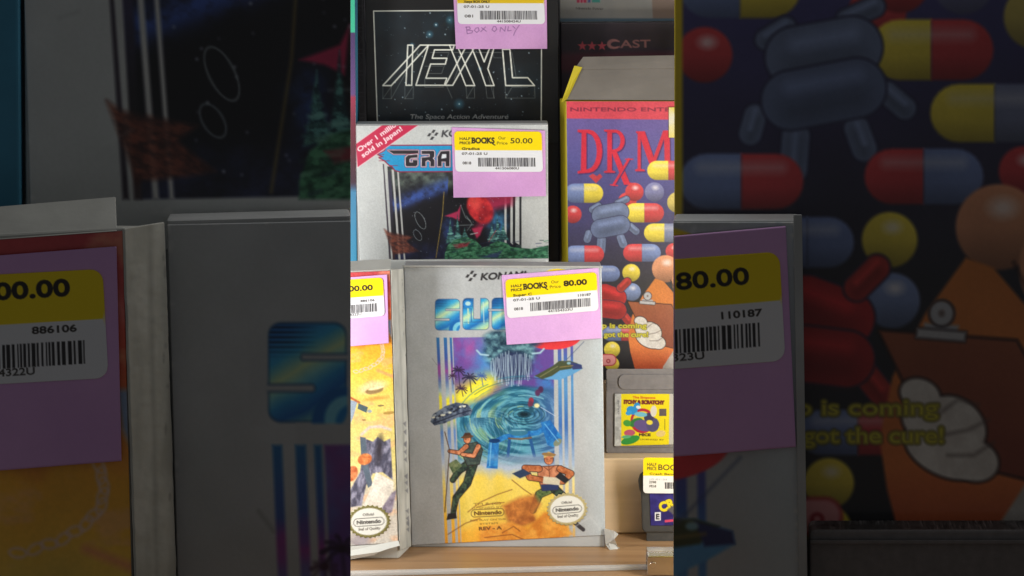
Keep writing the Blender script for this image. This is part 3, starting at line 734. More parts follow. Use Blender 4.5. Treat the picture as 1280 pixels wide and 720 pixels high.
# ---- black box with the wire-frame title
def art_wire_front(P):
    P.fill((10, 9, 12))
    P.poly([(467, 14), (676, 13), (678, 156), (472, 156)], mott((8, 14, 20), (22, 34, 42), 34, seed=62))
    r = random.Random(4)
    for k in range(140):
        b = r.random(); P.ell(r.uniform(470, 674), r.uniform(15, 150), .35 + .6 * b**4, .35 + .6 * b**4, (170, 190, 200), a=.35 + .6 * b)
    for x, y, s in ((537, 43, 3.2), (562, 25, 3), (574, 130, 4.5), (515, 56, 2), (545, 31, 2), (600, 86, 2)):
        P.ell(x, y, s, s, (90, 170, 200), soft=s * 1.8, a=.6); P.ell(x, y, .8, .8, (220, 236, 240))
    P.ell(565, 26, 6, 9, (44, 90, 104), soft=8, a=.5)
    W = (240, 240, 228)
    P.line([(472, 160), (467, 13.8), (677, 12.5), (676.5, 160)], 1.2, W)
    z = lambda L: [(430 + x / 3.048, y / 3.048) for x, y in L]
    G = (170, 172, 164)
    for L in ([(148, 327), (148, 376), (180, 376), (180, 328)], [(232, 327), (232, 376), (264, 376), (264, 328)], [(465, 327), (468, 374), (498, 374), (496, 328)], [(540, 327), (545, 374), (572, 374), (568, 328)], [(614, 327), (616, 374), (728, 374), (726, 328)],
              [(148, 376), (180, 330)], [(232, 376), (262, 330)], [(468, 374), (494, 330)], [(616, 374), (640, 332), (700, 332)], [(390, 325), (412, 374)], [(308, 330), (308, 300)], [(330, 200), (400, 200), (372, 280), (322, 280)], [(180, 376), (285, 190)], [(308, 252), (375, 252)], [(420, 200), (600, 200)], [(560, 190), (572, 220), (600, 220)], [(640, 200), (655, 290)], [(308, 332), (380, 332)], [(412, 200), (440, 250), (420, 300)], [(572, 374), (550, 290)]):
        P.line(z(L), .55, G, a=.8)
    for L in ([(243, 172), (262, 172), (258, 325), (236, 325)], [(290, 172), (322, 172), (180, 326), (148, 326)],
              [(322, 172), (420, 172), (414, 190), (345, 190), (336, 222), (392, 222), (386, 244), (330, 244), (312, 298), (392, 298), (382, 325), (274, 325)],
              [(402, 172), (430, 172), (498, 326), (464, 326)], [(468, 172), (502, 172), (414, 325), (386, 325)],
              [(486, 180), (512, 180), (534, 236), (556, 180), (572, 180), (548, 262), (572, 326), (540, 326), (518, 262)],
              [(604, 188), (632, 188), (642, 296), (700, 296), (726, 326), (616, 326)]):
        P.line(z(L), 1.6, W, closed=True)
    P.text('The Space Action Adventure', 512, 148.5, 5.6, (176, 178, 178), 0, w=123, shear=.2, bold=.1)
def art_wire_spine(P):
    P.fill(mott((62, 60, 66), (92, 90, 94), 8, 30, seed=65))
    for y in range(-20, 150, 27):
        P.line([(445, y), (456, y)], .8, (140, 140, 140)); P.line([(445, y + 5), (456, y + 5)], .8, (130, 130, 132)); P.line([(447, y + 5), (454, y + 14), (447, y + 24)], .7, (120, 120, 124))
    P.line([(453.5, -20), (458, 160)], 2.4, (124, 124, 126))

# ---- tall box with the capsules
def pill(P, x0, x1, cy, r, c1, c2, rot=0, hl=True):
    cx = (x0 + x1) / 2
    def half(a, b, col):
        pts = []
        if a == x0:
            pts = [(cx, cy - r), (cx, cy + r)] + [(x0 + r + r * math.cos(math.radians(t)), cy + r * math.sin(math.radians(t))) for t in range(90, 271, 15)]
        else:
            pts = [(cx, cy + r), (cx, cy - r)] + [(x1 - r + r * math.cos(math.radians(t)), cy + r * math.sin(math.radians(t))) for t in range(-90, 91, 15)]
        P.poly(pts, stops([(cy - r, tuple(min(255, c * 1.12) for c in col)), (cy + r * .2, col), (cy + r, tuple(c * .72 for c in col))]))
    half(x0, cx, c1); half(cx, x1, c2)
    P.line([(x0 + r * .8, cy - r * .5), (x1 - r * .8, cy - r * .5)], r * .28, (226, 222, 226), soft=r * .5, a=.5)
def ball(P, x, y, r, c):
    P.ell(x, y, r, r, stops([(y - r, tuple(min(255, k * 1.1) for k in c)), (y, c), (y + r, tuple(k * .68 for k in c))]))
    P.ell(x + r * .1, y - r * .45, r * .3, r * .22, (240, 232, 230), soft=r * .3, a=.7)

YE, RE, BL, PE, GY = (220, 198, 72), (192, 64, 68), (112, 128, 172), (204, 140, 104), (118, 124, 152)
def art_pill_front(P):
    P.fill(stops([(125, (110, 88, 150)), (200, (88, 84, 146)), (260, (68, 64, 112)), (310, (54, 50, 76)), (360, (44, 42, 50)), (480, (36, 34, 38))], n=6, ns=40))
    P.poly([(700, 120), (880, 120), (880, 150), (700, 148)], (206, 68, 84))
    P.text('NINTENDO ENTERTAINMENT', 713, 139, 4.6, (120, 36, 60), 0, w=214, bold=.2)
    D, S = (202, 40, 64), (66, 42, 96)
    def letter(cs, sh=1.3):
        P.poly([[(x + sh, y + sh) for x, y in c] for c in cs], S, multi=True); P.poly(cs, D, multi=True)
    arc = lambda cx, cy, rx, ry, a0, a1, n=10: [(cx + rx * math.cos(math.radians(a0 + (a1 - a0) * k / n)), cy + ry * math.sin(math.radians(a0 + (a1 - a0) * k / n))) for k in range(n + 1)]
    letter([[(722, 162)] + [(736, 162)] + arc(736, 189, 17, 27, -88, 88) + [(722, 217), (722, 214), (726, 213), (727, 166), (722, 165)], [(733, 166)] + arc(735, 189, 11, 22, -85, 85) + [(733, 212)]])
    letter([[(755, 162), (770, 162)] + arc(769, 176, 12, 14, -80, 80) + [(787, 228), (792, 229), (792, 231), (780, 231), (765, 192), (765, 213), (769, 214), (769, 216), (755, 216), (755, 214), (759, 213), (759, 165), (755, 164)], [(765, 166)] + arc(768, 176, 7.5, 10.5, -80, 80) + [(765, 187)]])
    P.line([(787, 200), (768, 232)], 3.4, S); P.line([(786, 199), (767, 231)], 3, D); P.line([(782, 199), (791, 199)], 1.4, D); P.line([(763, 231), (772, 232)], 1.4, D)
    letter([[(795, 164), (806, 164), (817, 196), (829, 163), (840, 163), (840, 166), (837, 167), (838, 211), (842, 212), (842, 214), (828, 214), (828, 212), (831, 211), (830, 174), (816, 212), (814, 212), (801, 174), (801, 211), (806, 212), (806, 214), (794, 214), (794, 212), (797, 211), (797, 167), (795, 166)]])
    letter([[(858, 163), (866, 163), (880, 214), (870, 214), (867, 200), (856, 200), (853, 214), (846, 214)], [(862, 175), (866, 194), (857, 194)]])
    P.poly([(736, 220), (741, 217), (746, 220), (750, 217), (753, 221), (745, 229)], (190, 60, 70))
    ball(P, 784, 252, 11.5, RE); P.ell(762, 272, 0.1, .1, GY)
    ball(P, 793, 240, 11.5, RE); ball(P, 818, 240, 12, (120, 120, 160)); ball(P, 716, 268, 11, RE)
    pill(P, 706, 754, 241.5, 12, BL, YE)
    pill(P, 809, 862, 213, 12, YE, RE); pill(P, 781, 830, 266, 12, YE, RE); pill(P, 805, 856, 291, 11.5, YE, GY)
    ball(P, 847, 253, 13, (200, 180, 96))
    # plain blue-grey capsules where the picture is busiest
    def cap(x0, y0, x1, y1, r, c):
        P.line([(x0, y0), (x1, y1)], 2 * r + 1.4, (44, 42, 70)); P.line([(x0, y0), (x1, y1)], 2 * r, c)
        P.line([(x0, y0 + r * .4), (x1, y1 + r * .4)], r * .9, tuple(k * .72 for k in c), soft=r * .8, a=.6)
        P.line([(x0, y0 - r * .45), (x1, y1 - r * .45)], r * .4, tuple(min(255, k * 1.35) for k in c), soft=r * .5, a=.7)
    VB = (106, 118, 148)
    for a in ((736, 292, 734, 299, 4.5), (788, 283, 795, 289, 4.5), (752, 300, 751, 313, 5.5), (776, 297, 779, 305, 5), (748, 257, 740, 262, 4), (772, 254, 783, 249, 4)): cap(*a, VB)
    cap(752, 269, 774, 265, 12, VB); cap(750, 286, 776, 281, 11.5, (98, 110, 142))
    pill(P, 706, 755, 318, 11, BL, RE); pill(P, 779, 826, 316, 11, RE, BL); ball(P, 842, 314, 10, RE)
    pill(P, 738, 775, 342, 10, BL, BL); ball(P, 789, 341, 11, YE); ball(P, 790, 365, 11, (122, 138, 178)); ball(P, 832, 336, 17, PE)
    [cap(*a) for a in ((778, 392, 786, 402, 5, (176, 56, 52)), (756, 366, 772, 372, 11, (176, 44, 46)), (756, 386, 772, 388, 11, (168, 44, 46)), (776, 360, 784, 352, 5, (176, 56, 52)))]
    pill(P, 753, 800, 417, 9, BL, RE)
    # orange disc with the brown board
    P.poly([(819, 348), (830, 352), (842, 366), (880, 390), (880, 470), (796, 470), (788, 440), (785, 420), (790, 395), (803, 370)], stops([(350, (206, 124, 58)), (430, (214, 120, 60)), (460, (190, 84, 50))], n=5, ns=14))
    P.ell(856, 352, 16, 20, PE); P.line([(838, 350), (846, 366), (862, 374)], 1, (50, 26, 22))
    P.poly([(829, 458), (846, 432), (870, 420), (880, 470), (826, 470)], mott((176, 166, 158), (196, 188, 180), 8, seed=72))
    P.poly([(842, 386), (852, 376), (880, 380), (880, 420), (858, 412)], mott((176, 166, 158), (196, 188, 180), 8, seed=73))
    P.poly([(785, 377), (839, 381), (845, 392), (862, 440), (822, 430), (800, 408)], (44, 24, 20), grow=.9); P.poly([(785, 377), (839, 381), (845, 392), (862, 440), (822, 430), (800, 408)], stops([(377, (156, 88, 58)), (440, (128, 60, 44))], n=4, ns=12))
    P.poly([(803, 374), (816, 375), (815, 379), (802, 378)], (176, 176, 180), grow=.3); P.ell(809.5, 370, 5, 5.2, (180, 180, 184)); P.ell(809.5, 370, 5, 5.2, (50, 40, 44), ring=.7); P.ell(809.5, 370, 1.2, 1.3, (120, 104, 100)); P.poly([(800, 376), (819, 377.5), (818.5, 381), (799.5, 379.5)], (50, 40, 44), grow=.6); P.poly([(800, 376), (819, 377.5), (818.5, 381), (799.5, 379.5)], (186, 184, 186))
    # pale pebbles
    fl_ = ((801, 402, 8, 6, 20), (806, 412, 12, 9, 10), (815, 414, 13, 10, 40), (811, 424, 17, 10, 25), (822, 428, 10, 8, 20))
    for x, y, a, b, ro in fl_: P.ell(x, y, a + .9, b + .9, (56, 40, 38), ro)
    for x, y, a, b, ro in fl_: P.ell(x, y, a, b, mott((206, 198, 190), (222, 216, 208), 6, seed=74), ro)
    P.line([(808, 410), (816, 404), (824, 406)], .7, (90, 76, 72)); P.line([(810, 418), (820, 416), (828, 412)], .7, (90, 76, 72)); P.line([(812, 426), (822, 426), (830, 421)], .7, (90, 76, 72))
    T = (206, 196, 60)
    P.text('p is coming', 753, 410, 6, T, 0, w=55, bold=.45, outline=((70, 62, 30), .9)); P.text('got the cure!', 755, 421, 6, T, 0, w=55, bold=.45, outline=((70, 62, 30), .9))
    ball(P, 765, 437, 10, YE); ball(P, 765, 455, 9, YE)
    P.poly([(690, 100), (707.2, 100), (707.4, 500), (690, 500)], (206, 180, 36)); grain(P, .065, 1.3)
    P.poly(round_rect(748, 443, 770, 457, 6.5), (226, 150, 150)); P.line(round_rect(748, 443, 770, 457, 6.5), 1.1, (180, 40, 56), closed=True); P.text('O', 758, 453.5, 4.6, (160, 40, 50), 0, bold=.3)

def plainart(c1, c2, s=20, sy=None, seed=0): return lambda P: P.fill(mott(c1, c2, s, sy, seed=seed))

# ------------------------------------------------------------------ slips with price stickers
def slip(parent, quad, plane, lab, art, off, mp=IDENT, c=((218, 170, 220), (212, 164, 216)), res=.7, label=None, extra=None, curl=.0026, lres=None):
    def pp(P):
        P.fill(mott(c[0], c[1], 26, seed=81)); grain(P, .025)
        if extra: extra(P)
    wf = lambda u, v: curl * (v**2) * (.5 + .5 * np.sin(u * 3.0 + 1)) + curl * .25 * u * u
    s = panel('price_slip', parent, quad, plane, pp, res, off, .0004, M['paper'], mp, warp=wf)
    if label: s['label'] = label
    x0, y0, x1, y1, r, sl, skw, clip = lab
    O = [(min(max(x, clip[0]), clip[1]), max(y, clip[2])) for x, y in round_rect(x0, y0, x1, y1, r, sl, skew=skw)]
    q = np.array(quad, float)
    def lab_mesh():
        # rows across the label, trimmed to the rounded outline, each point lifted with the slip beneath
        ys = np.array([p[1] for p in O]); rows = []
        n = int((x1 - x0) / (lres or .42)); Oa = np.array(O)
        xa, xb = Oa[:, 0].min(), Oa[:, 0].max()
        xs = xa + (xb - xa) * (np.arange(n + 1) / n)
        m_ = int((y1 - y0) / (lres or .42))
        X = np.zeros((m_ + 1, n + 1)); Y = np.zeros_like(X)
        for j, x in enumerate(xs):
            xx = min(max(x, xa + 1e-3), xb - 1e-3); hit = []
            for (ax, ay), (bx, by) in zip(Oa, np.roll(Oa, -1, 0)):
                if (ax > xx) != (bx > xx): hit.append(ay + (xx - ax) / (bx - ax) * (by - ay))
            lo, hi = (min(hit), max(hit)) if hit else (y0, y0)
            X[:, j] = x; Y[:, j] = lo + (hi - lo) * np.arange(m_ + 1) / m_
        sx, sy = mp(X, Y)
        u = (X - q[0][0]) / (q[1][0] - q[0][0]); v = (Y - q[0][1] - (q[1][1] - q[0][1]) * u) / (q[3][1] - q[0][1])
        V = plane.hit(sx, sy, off + .0005) + plane.n * wf(np.clip(u, 0, 1), np.clip(v, 0, 1))[..., None]
        return X, Y, V
    X, Y, V = lab_mesh()
    o = grid_mesh('price_sticker', X, Y, V, art, .45 if lres is None else lres, M['label'], s, plane.n, .0004)
    o.matrix_parent_inverse.identity(); me = o.data
    return s

def fix_sub(o, root):
    """sub-part meshes were shifted by their direct parent's origin (zero), shift by the thing's base instead"""
    pass

# link(): children of parts need the thing's origin, so give parts' children the same shift
_old_link = link
def link(name, me, m, parent=None):
    me.materials.append(m)
    o = bpy.data.objects.new(name, me); COL.objects.link(o)
    if parent is not None:
        o.parent = parent; o.matrix_parent_inverse.identity()
        t = Vector((0, 0, 0)); p = parent
        while p is not None: t += Vector(p.location); p = p.parent
        me.transform(__import__('mathutils').Matrix.Translation(-t))
    return o

G_SM = 'game boxes on the tiered stand'
G_LG = 'stand-in cartons for the dim side bands'

# ================================================================== centre: lit boxes on the stand
# silver box with the blue and orange picture (front row)
PLc = Plane(0.0)
boxC, S = carton('game_box', 'silver box with blue block lettering and storm and desert picture, front centre of the stand', 'game box',
                 [(504, 333), (752, 334), (757, 680), (514, 684)], PLc, .022, M['silver'], G_SM, zbase=ZS)
panel('front_print', boxC, [(505, 334.5), (751.5, 335), (756.2, 669), (514.6, 681.5)], PLc, art_silver_front, .8, m=M['foil'])
slip(boxC, [(627, 344), (748, 334.5), (752, 422.5), (633.5, 430)], PLc, (631.5, 349.6, 745.5, 397.6, 5, -.085, .055, (0, 9e9, 0)),
     lambda P: price_label(P, 631.5, 349.6, 745.5, 397.6, -.085, '80.00', 'Super C', '07-01-25 U', '0818', '441554323U', '110187', seed=5, boldprice=.5), .0009,
     label='pink price slip reading 80.00')
disc('quality_seal', boxC, seal_outline(709, 636.5, 26, 21, -5), (709, 636.5), PLc, seal_paint(709, 636.5, 26, 21, (186, 172, 122), -5))
# torn film at the lower right corner
def blob(name, parent, pts, plane, off, thick, m):
    f = [plane.hit(np.float64(x), np.float64(y), off + o) for x, y, o in pts]
    b = [p - plane.n * thick for p in f]
    return prism(name, parent, f, b, m, .0002)
fl = blob('torn_sleeve_corner', boxC, [(755, 661, .001), (768, 664, .004), (773, 668, .002), (768, 674, .005), (772, 684, .001), (784, 690, .003), (777, 694, .005), (764, 690, .006), (757, 681, .002)], PLc, .001, .0012, M['film'])
# sleeve rim along the top edge
prism('sleeve_rim', boxC, [PLc.hit(np.float64(x), np.float64(y), .0018) for x, y in ((503, 331.5), (753.4, 332.5), (753.4, 335), (503, 334.2))],
      [PLc.hit(np.float64(x), np.float64(y), .0003) for x, y in ((503, 331.5), (753.4, 332.5), (753.4, 335), (503, 334.2))], M['film'], .0002)

# worn white-edged box at the left of the front row
PLd = Plane(-.024)
boxD, S = carton('game_box', 'worn box with yellow desert picture and white creased spine, left of the silver front box', 'game box',
                 [(360, 340), (488, 336), (499, 690), (360, 696)], PLd, .022, M['white'], G_SM, zbase=ZS, backpx=[(502.6, 337), (512, 680)])
def spine_wear(P):
    P.fill(mott((176, 176, 168), (204, 204, 196), 6, 30, seed=91, k=2)); P.line([(496, 337), (508, 684)], 1.2, (150, 150, 144), soft=2.5, a=.7)
    r = random.Random(5)
    for k in range(22):
        y = 345 + r.random() * 335; x = 497.5 + (y - 336) * .03
        if y > 520: P.poly([(x - 1, y), (x + 3.2, y - 3), (x + 3, y + 4)], (120, 120, 124), soft=1.2, a=.8)
        else: P.ell(x + 4.5 + r.uniform(-1, 1), y, .5, r.uniform(.6, 2.4), (130, 128, 124), soft=1.2, a=.5)
panel('front_print', boxD, [(361, 344), (487.4, 338.5), (497.4, 678), (361, 688)], PLd, art_desert_front, .8)
slip(boxD, [(370, 352), (484, 343), (486, 428.5), (370, 437)], PLd, (376, 354, 478.5, 402, 5, -.072, .055, (0, 9e9, 0)),
     lambda P: price_label(P, 376, 354, 478.5, 402, -.072, '100.00', 'C', '07-01-25 U', '0818', '441554322U', '886106', seed=6, head=True, boldprice=.4, pat=(432, 364.5, 34), bat=(.73, .13, .17)), .0009,
     label='pink price slip reading 100.00')
disc('quality_seal', boxD, seal_outline(461, 652, 27.5, 21, -4, 28), (461, 652), PLd, seal_paint(461, 652, 27.5, 21, (128, 122, 72), -4))
# opened top flap, creased right spine and torn lower lip
prism('top_flap', boxD, [PLd.hit(np.float64(x), np.float64(y), o) for x, y, o in ((360, 331, -.012), (488.6, 323.5, -.012), (488, 336.5, .0012), (360, 343, .0012))],
      [PLd.hit(np.float64(x), np.float64(y), o - .0006) for x, y, o in ((360, 331.5, -.012), (488.6, 324, -.012), (488, 337.5, .0012), (360, 344, .0012))], M['white'], .0002)
sp_f = [PLd.hit(np.float64(x), np.float64(y), o) for x, y, o in ((488.3, 337, .0006), (503.5, 336, -.021), (513.2, 683, -.021), (499.4, 688, .0006))]
def quad_panel(name, parent, W4, art4, paint, res, m, thick=.0005):
    W4 = [np.array(p) for p in W4]; q = np.array(art4, float)
    nx = int(np.linalg.norm(q[1] - q[0]) / res) + 2; ny = int(np.linalg.norm(q[3] - q[0]) / res) + 2
    u, v = np.meshgrid(np.linspace(0, 1, nx), np.linspace(0, 1, ny)); b = lambda Q: sum(w[..., None] * np.asarray(Q[i]) for i, w in enumerate(((1 - u) * (1 - v), u * (1 - v), u * v, (1 - u) * v)))
    P2 = b(q); V = b(W4); n = np.cross(W4[1] - W4[0], W4[3] - W4[0]); n = -n / np.linalg.norm(n)
    if n @ (CAM - W4[0]) < 0: n = -n
    r = fbm(u * 3, v * 24, 17)
    V = V + n * (.0006 * r + .0002)[..., None]
    return grid_mesh(name, P2[..., 0], P2[..., 1], V, paint, res * 1.1, m, parent, n, thick)
quad_panel('creased_spine', boxD, sp_f, [(488, 337), (504, 336), (513, 683), (499, 688)], spine_wear, .8, M['paper'])
blob('torn_lower_lip', boxD, [(360, 690, .001), (440, 683, .001), (470, 681, .001), (498, 676, .001), (500, 682, .004), (486, 686, .005), (474, 690, .006), (468, 694, .005), (440, 699, .004), (360, 706, .003)], PLd, .001, .0008, M['white'])

# silver box with the space picture (second row)
PLg = Plane(.066)
boxG, S = carton('game_box', 'silver box with red corner ribbon and dark space picture, middle row', 'game box',
                 [(441, 155), (685, 154), (686, 470), (449, 470)], PLg, .022, M['silver'], G_SM, zbase=Z2)
panel('front_print', boxG, [(442, 157), (684.4, 156), (685.6, 323), (450, 325)], PLg, art_space_front, .75, m=M['foil'])
panel('front_print', boxG, [(450, 325), (685.6, 323), (685.6, 470), (455, 470)], PLg, plainart((190, 192, 190), (198, 200, 198)), 4, m=M['foil'])
slip(boxG, [(564.5, 159), (681.5, 163), (682.5, 245), (567, 246.5)], PLg, (567.5, 164, 677, 214.5, 5, .003, .035, (0, 9e9, 0)),
     lambda P: price_label(P, 567.5, 164, 677, 214.5, .001, '50.00', 'Gradius', '07-01-25 U', '0818', '441506080U', None, seed=7, boldprice=.1), .0009,
     c=((216, 164, 214), (210, 156, 210)), label='pink price slip reading 50.00')

# black box with the wire-frame title (back row)
PLx = Plane(.104)
boxX, S = carton('game_box', 'black box with white wireframe title and star field, back row behind the ribbon box', 'game box',
                 [(455, -28), (698, -28), (700, 330), (461, 330)], PLx, .024, M['black'], G_SM, zbase=Z3)
panel('front_print', boxX, [(456, -27), (697, -27), (699, 180), (459, 180)], PLx, art_wire_front, .75)
slip(boxX, [(565.5, -30), (683, -30), (684, 61), (570, 61)], PLx, (570, -28, 679, 30, 5, .0, .04, (0, 9e9, -29)),
     lambda P: price_label(P, 570, -20, 679, 31, .0, '20.00', 'Xexyz BOX ONLY', '07-01-25 U', '081', '441508424U', None, seed=8, yel=(226, 190, 30)), .0009,
     c=((214, 162, 212), (206, 154, 206)), label='pink price slip with handwriting', extra=lambda P: [
        P.line(L, .65, (96, 60, 112)) for L in ([(583, 33.5), (584, 41.5)], [(582, 34), (587, 33.5), (588, 36), (584, 37.5), (591, 38.5), (590, 41), (584, 42)], [(595, 35), (593, 38), (596, 40.5), (599, 38), (598, 34.5), (595, 35)], [(602, 34.5), (608, 39)], [(607, 33.5), (601, 39.5)],
        [(617, 33), (615, 37), (618, 39.5), (621, 36.5), (619.5, 33), (617, 33)], [(625, 39.5), (626, 34), (631, 39), (632, 33)], [(635.5, 33), (634.5, 38.5), (639, 38)], [(641, 32.5), (644, 35.5)], [(649, 31.5), (644, 39), (642, 44)])])
spx = [PLx.hit(np.float64(x), np.float64(y), o) for x, y, o in ((446, -26, -.0235), (455.6, -27, .0002), (460.5, 170, .0002), (450, 170, -.0235))]
quad_panel('side_print', boxX, spx, [(446, -26), (456, -27), (460, 170), (450, 170)], art_wire_spine, .7, M['print'])

# colourful box at the far left of the back row
PLm = Plane(.094)
def art_bands(P):
    P.fill(stops([(-40, (70, 200, 160)), (40, (70, 200, 160)), (41, (84, 62, 110)), (118, (104, 74, 130)), (122, (160, 50, 80)), (150, (120, 40, 60)), (200, (80, 30, 44)), (228, (60, 30, 50)), (240, (60, 130, 170)), (325, (60, 150, 190))]))
boxM, S = carton('game_box', 'mint, purple and blue box peeking out left of the black box', 'game box',
                 [(330, -30), (443.5, -30), (446.5, 470), (330, 470)], Plane(.0655), .022, M['teal'], G_SM, zbase=Z2)
panel('front_print', boxM, [(331, -29), (443.2, -29), (446.2, 330), (331, 330)], Plane(.0655), art_bands, 1.5)

# tall box with the capsules (middle row right), its side and raised flap
PLp = Plane(.070)
boxP, S = carton('game_box', 'purple box with red serif title and coloured capsules, opened top flap, right of the stand', 'game box',
                 [(707, 126), (900, 126), (900, 470), (711, 470)], PLp, .024, M['yellow'], G_SM, zbase=Z2, backshift=(-.0035, 0, 0, -.0035))
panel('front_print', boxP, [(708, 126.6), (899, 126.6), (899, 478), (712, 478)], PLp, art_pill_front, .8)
def fq(pts, t=.0008, m=M['board'], name='top_flap'):
    f = [PLp.hit(np.float64(x), np.float64(y), o) for x, y, o in pts]; b = [p + np.array([0, t, 0]) for p in f]
    return prism(name, boxP, f, b, m, .0002)
fq([(706, 124.5, 0), (722, 86, -.012), (900, 84, -.012), (900, 125.5, 0)])
fq([(718, 86.5, -.011), (729, 71, -.016), (900, 68, -.016), (900, 85, -.011)])
fq([(701.5, 128, .0), (718, 82, -.010), (728, 84, -.011), (709, 124, .0006)], m=M['yellow'], name='yellow_flap_edge')
panel('store_label', boxP, [(836, 134), (880, 134), (880, 172), (836, 172)], PLp, plainart((226, 200, 60), (220, 214, 190), 30), 1.2, .0012, m=M['label'])

# black and grey boxes beyond
PLk = Plane(.135)
def art_stars(P):
    P.fill(mott((30, 24, 36), (44, 34, 46), 30, seed=95))
    P.poly([(690, 66), (900, 64), (900, 90), (690, 90)], (70, 28, 42), soft=8)
    for x in (728, 740, 752.5):
        o = []
        for k in range(10):
            a = math.radians(-90 + 36 * k); r = 6.4 if k % 2 == 0 else 2.6; o.append((x + r * math.cos(a), 57.5 + r * math.sin(a)))
        P.poly(o, (170, 62, 74))
    P.text('CAST', 761, 60, 9.5, (160, 104, 100), -1, w=52, bold=.3, a=.8); P.text('C', 759, 61, 12, (160, 104, 100), -1, w=13, bold=.3, a=.8)
boxK, S = carton('game_box', 'dark box with three red stars, behind the opened capsule box', 'game box',
                 [(700, 28), (900, 27), (900, 330), (702, 330)], PLk, .018, M['black'], G_SM, zbase=Z3)
panel('front_print', boxK, [(701, 28.5), (899, 27.5), (899, 140), (702, 140)], PLk, art_stars, .9)
PLw = Plane(.16)
def art_greybox(P):
    P.fill(mott((160, 158, 154), (172, 168, 164), 30, seed=96)); P.poly([(813, -40), (900, -40), (900, 40), (817, 40)], (150, 128, 116), soft=2)
    P.poly([(690, 23), (900, 23), (900, 40), (690, 40)], (84, 110, 128), soft=2)
    P.poly([(721, -12), (733, -12), (733, 3.4), (721, 3.4)], (186, 44, 84)); P.poly([(735, -12), (738, -12), (738, 3), (735, 3)], (70, 80, 150)); P.poly([(740, -12), (750, -12), (750, 3), (740, 3)], (60, 150, 140))
    for x in (725, 729): P.line([(x, -12), (x, 3.5)], .8, (206, 200, 196))
    P.text('Nintendo Power', 720, 11.6, 2.6, (76, 70, 70), 1, w=34)
boxW, S = carton('game_box', 'grey box with pink and teal blocks at the top, behind the three-star box', 'game box',
                 [(699, -40), (900, -40), (900, 330), (701, 330)], PLw, .02, M['silver'], G_SM, zbase=Z3)
panel('front_print', boxW, [(700, -39), (899, -39), (899, 80), (700, 80)], PLw, art_greybox, .9)

# grey cartridge on the first step
import bmesh
def rr_world(plane, x0, y0, x1, y1, r, off, n=5):
    return [plane.hit(np.float64(x), np.float64(y), off) for x, y in round_rect(x0, y0, x1, y1, r, n=n)]
PLq = Plane(.043, lean=math.radians(0))
yb = py_at(800, PLq, Z1)
c1 = empty('game_cartridge', PLq.hit(800., yb), 'grey cartridge with yellow picture label, standing on the step below the capsule box', 'cartridge', 'cartridges on the wooden stand')
prism('shell', c1, rr_world(PLq, 757.5, 461, 862, yb - .3, 3, 0), rr_world(PLq, 757.5, 461, 862, yb - .3, 3, -.008), M['cart'], .0006)
for y in (474, 478, 482, 486.5):
    prism('grip_ridge', c1, rr_world(PLq, 759, y, 771, y + 1.8, .8, .0009), rr_world(PLq, 759, y, 771, y + 1.8, .8, -.0002), M['cart'])
prism('shoulder', c1, rr_world(PLq, 773, 468, 858, 487, 8, .0011), rr_world(PLq, 773, 468, 858, 487, 8, -.0004), M['cart'], .0004)
prism('label_surround', c1, rr_world(PLq, 767, 491, 846, 559, 3, .0008), rr_world(PLq, 767, 491, 846, 559, 3, -.0003), M['cart'], .0003)
def art_cart(P):
    P.fill((226, 206, 24))
    P.poly([(760, 480), (776.5, 480), (776.5, 570), (760, 570)], mott((150, 150, 148), (196, 196, 192), 4, seed=98)); P.poly([(837, 480), (850, 480), (850, 570), (836, 570)], (184, 180, 170))
    P.text('GAME', 774, 518, 2, (80, 80, 84), -90, w=18)
    P.text('The Simpsons', 791, 498, 2.8, (196, 70, 40), 1, w=28, bold=.15)
    P.text('ITCHY & SCRATCHY', 780, 504.5, 4.4, (104, 24, 40), 1, w=50, bold=.6)
    P.ell(803, 526, 15, 15.5, (176, 36, 60)); P.ell(803, 526, 12, 12, (214, 196, 60))
    r = random.Random(2)
    for x, y, a, b, c in ((790, 513, 7, 5, (40, 140, 200)), (796, 508, 4, 5, (40, 140, 200)), (786, 516, 4, 3, (50, 150, 210)), (795, 528, 9, 5, (48, 120, 60)), (784, 529, 5, 4, (70, 150, 60)), (804, 532, 12, 7, (96, 80, 130)), (816, 531, 8, 9, (80, 76, 112)), (811, 522, 6, 6, (60, 58, 90)), (801, 518, 8, 3, (110, 180, 200)), (812, 528, 4, 3, (226, 206, 70)), (817, 514, 4, 7, (210, 204, 190)), (788, 550, 12, 5, (48, 140, 62)), (787, 541, 7, 4, (180, 84, 110)), (783, 546, 6, 2, (90, 170, 120)), (798, 509, 3, 2, (214, 220, 220))):
        P.ell(x, y, a, b, c, r.uniform(-25, 25))
    P.text('MICE', 799, 545, 3, (50, 30, 40), 0, w=14, bold=.3)
    P.poly([(824, 511), (833, 511), (833, 520), (824, 520)], (90, 80, 84)); P.ell(826, 542, 6, 4, (216, 190, 120), -10); P.text('LICENSED BY', 800, 550, 1.6, (90, 70, 30), 1, w=30); P.line([(831, 524), (831, 537)], .8, (120, 100, 30))
panel('picture_label', c1, [(768.5, 492.5), (845, 492.5), (844, 555.5), (768, 557.5)], PLq, art_cart, .6, .0012, .0003, m=M['label'])

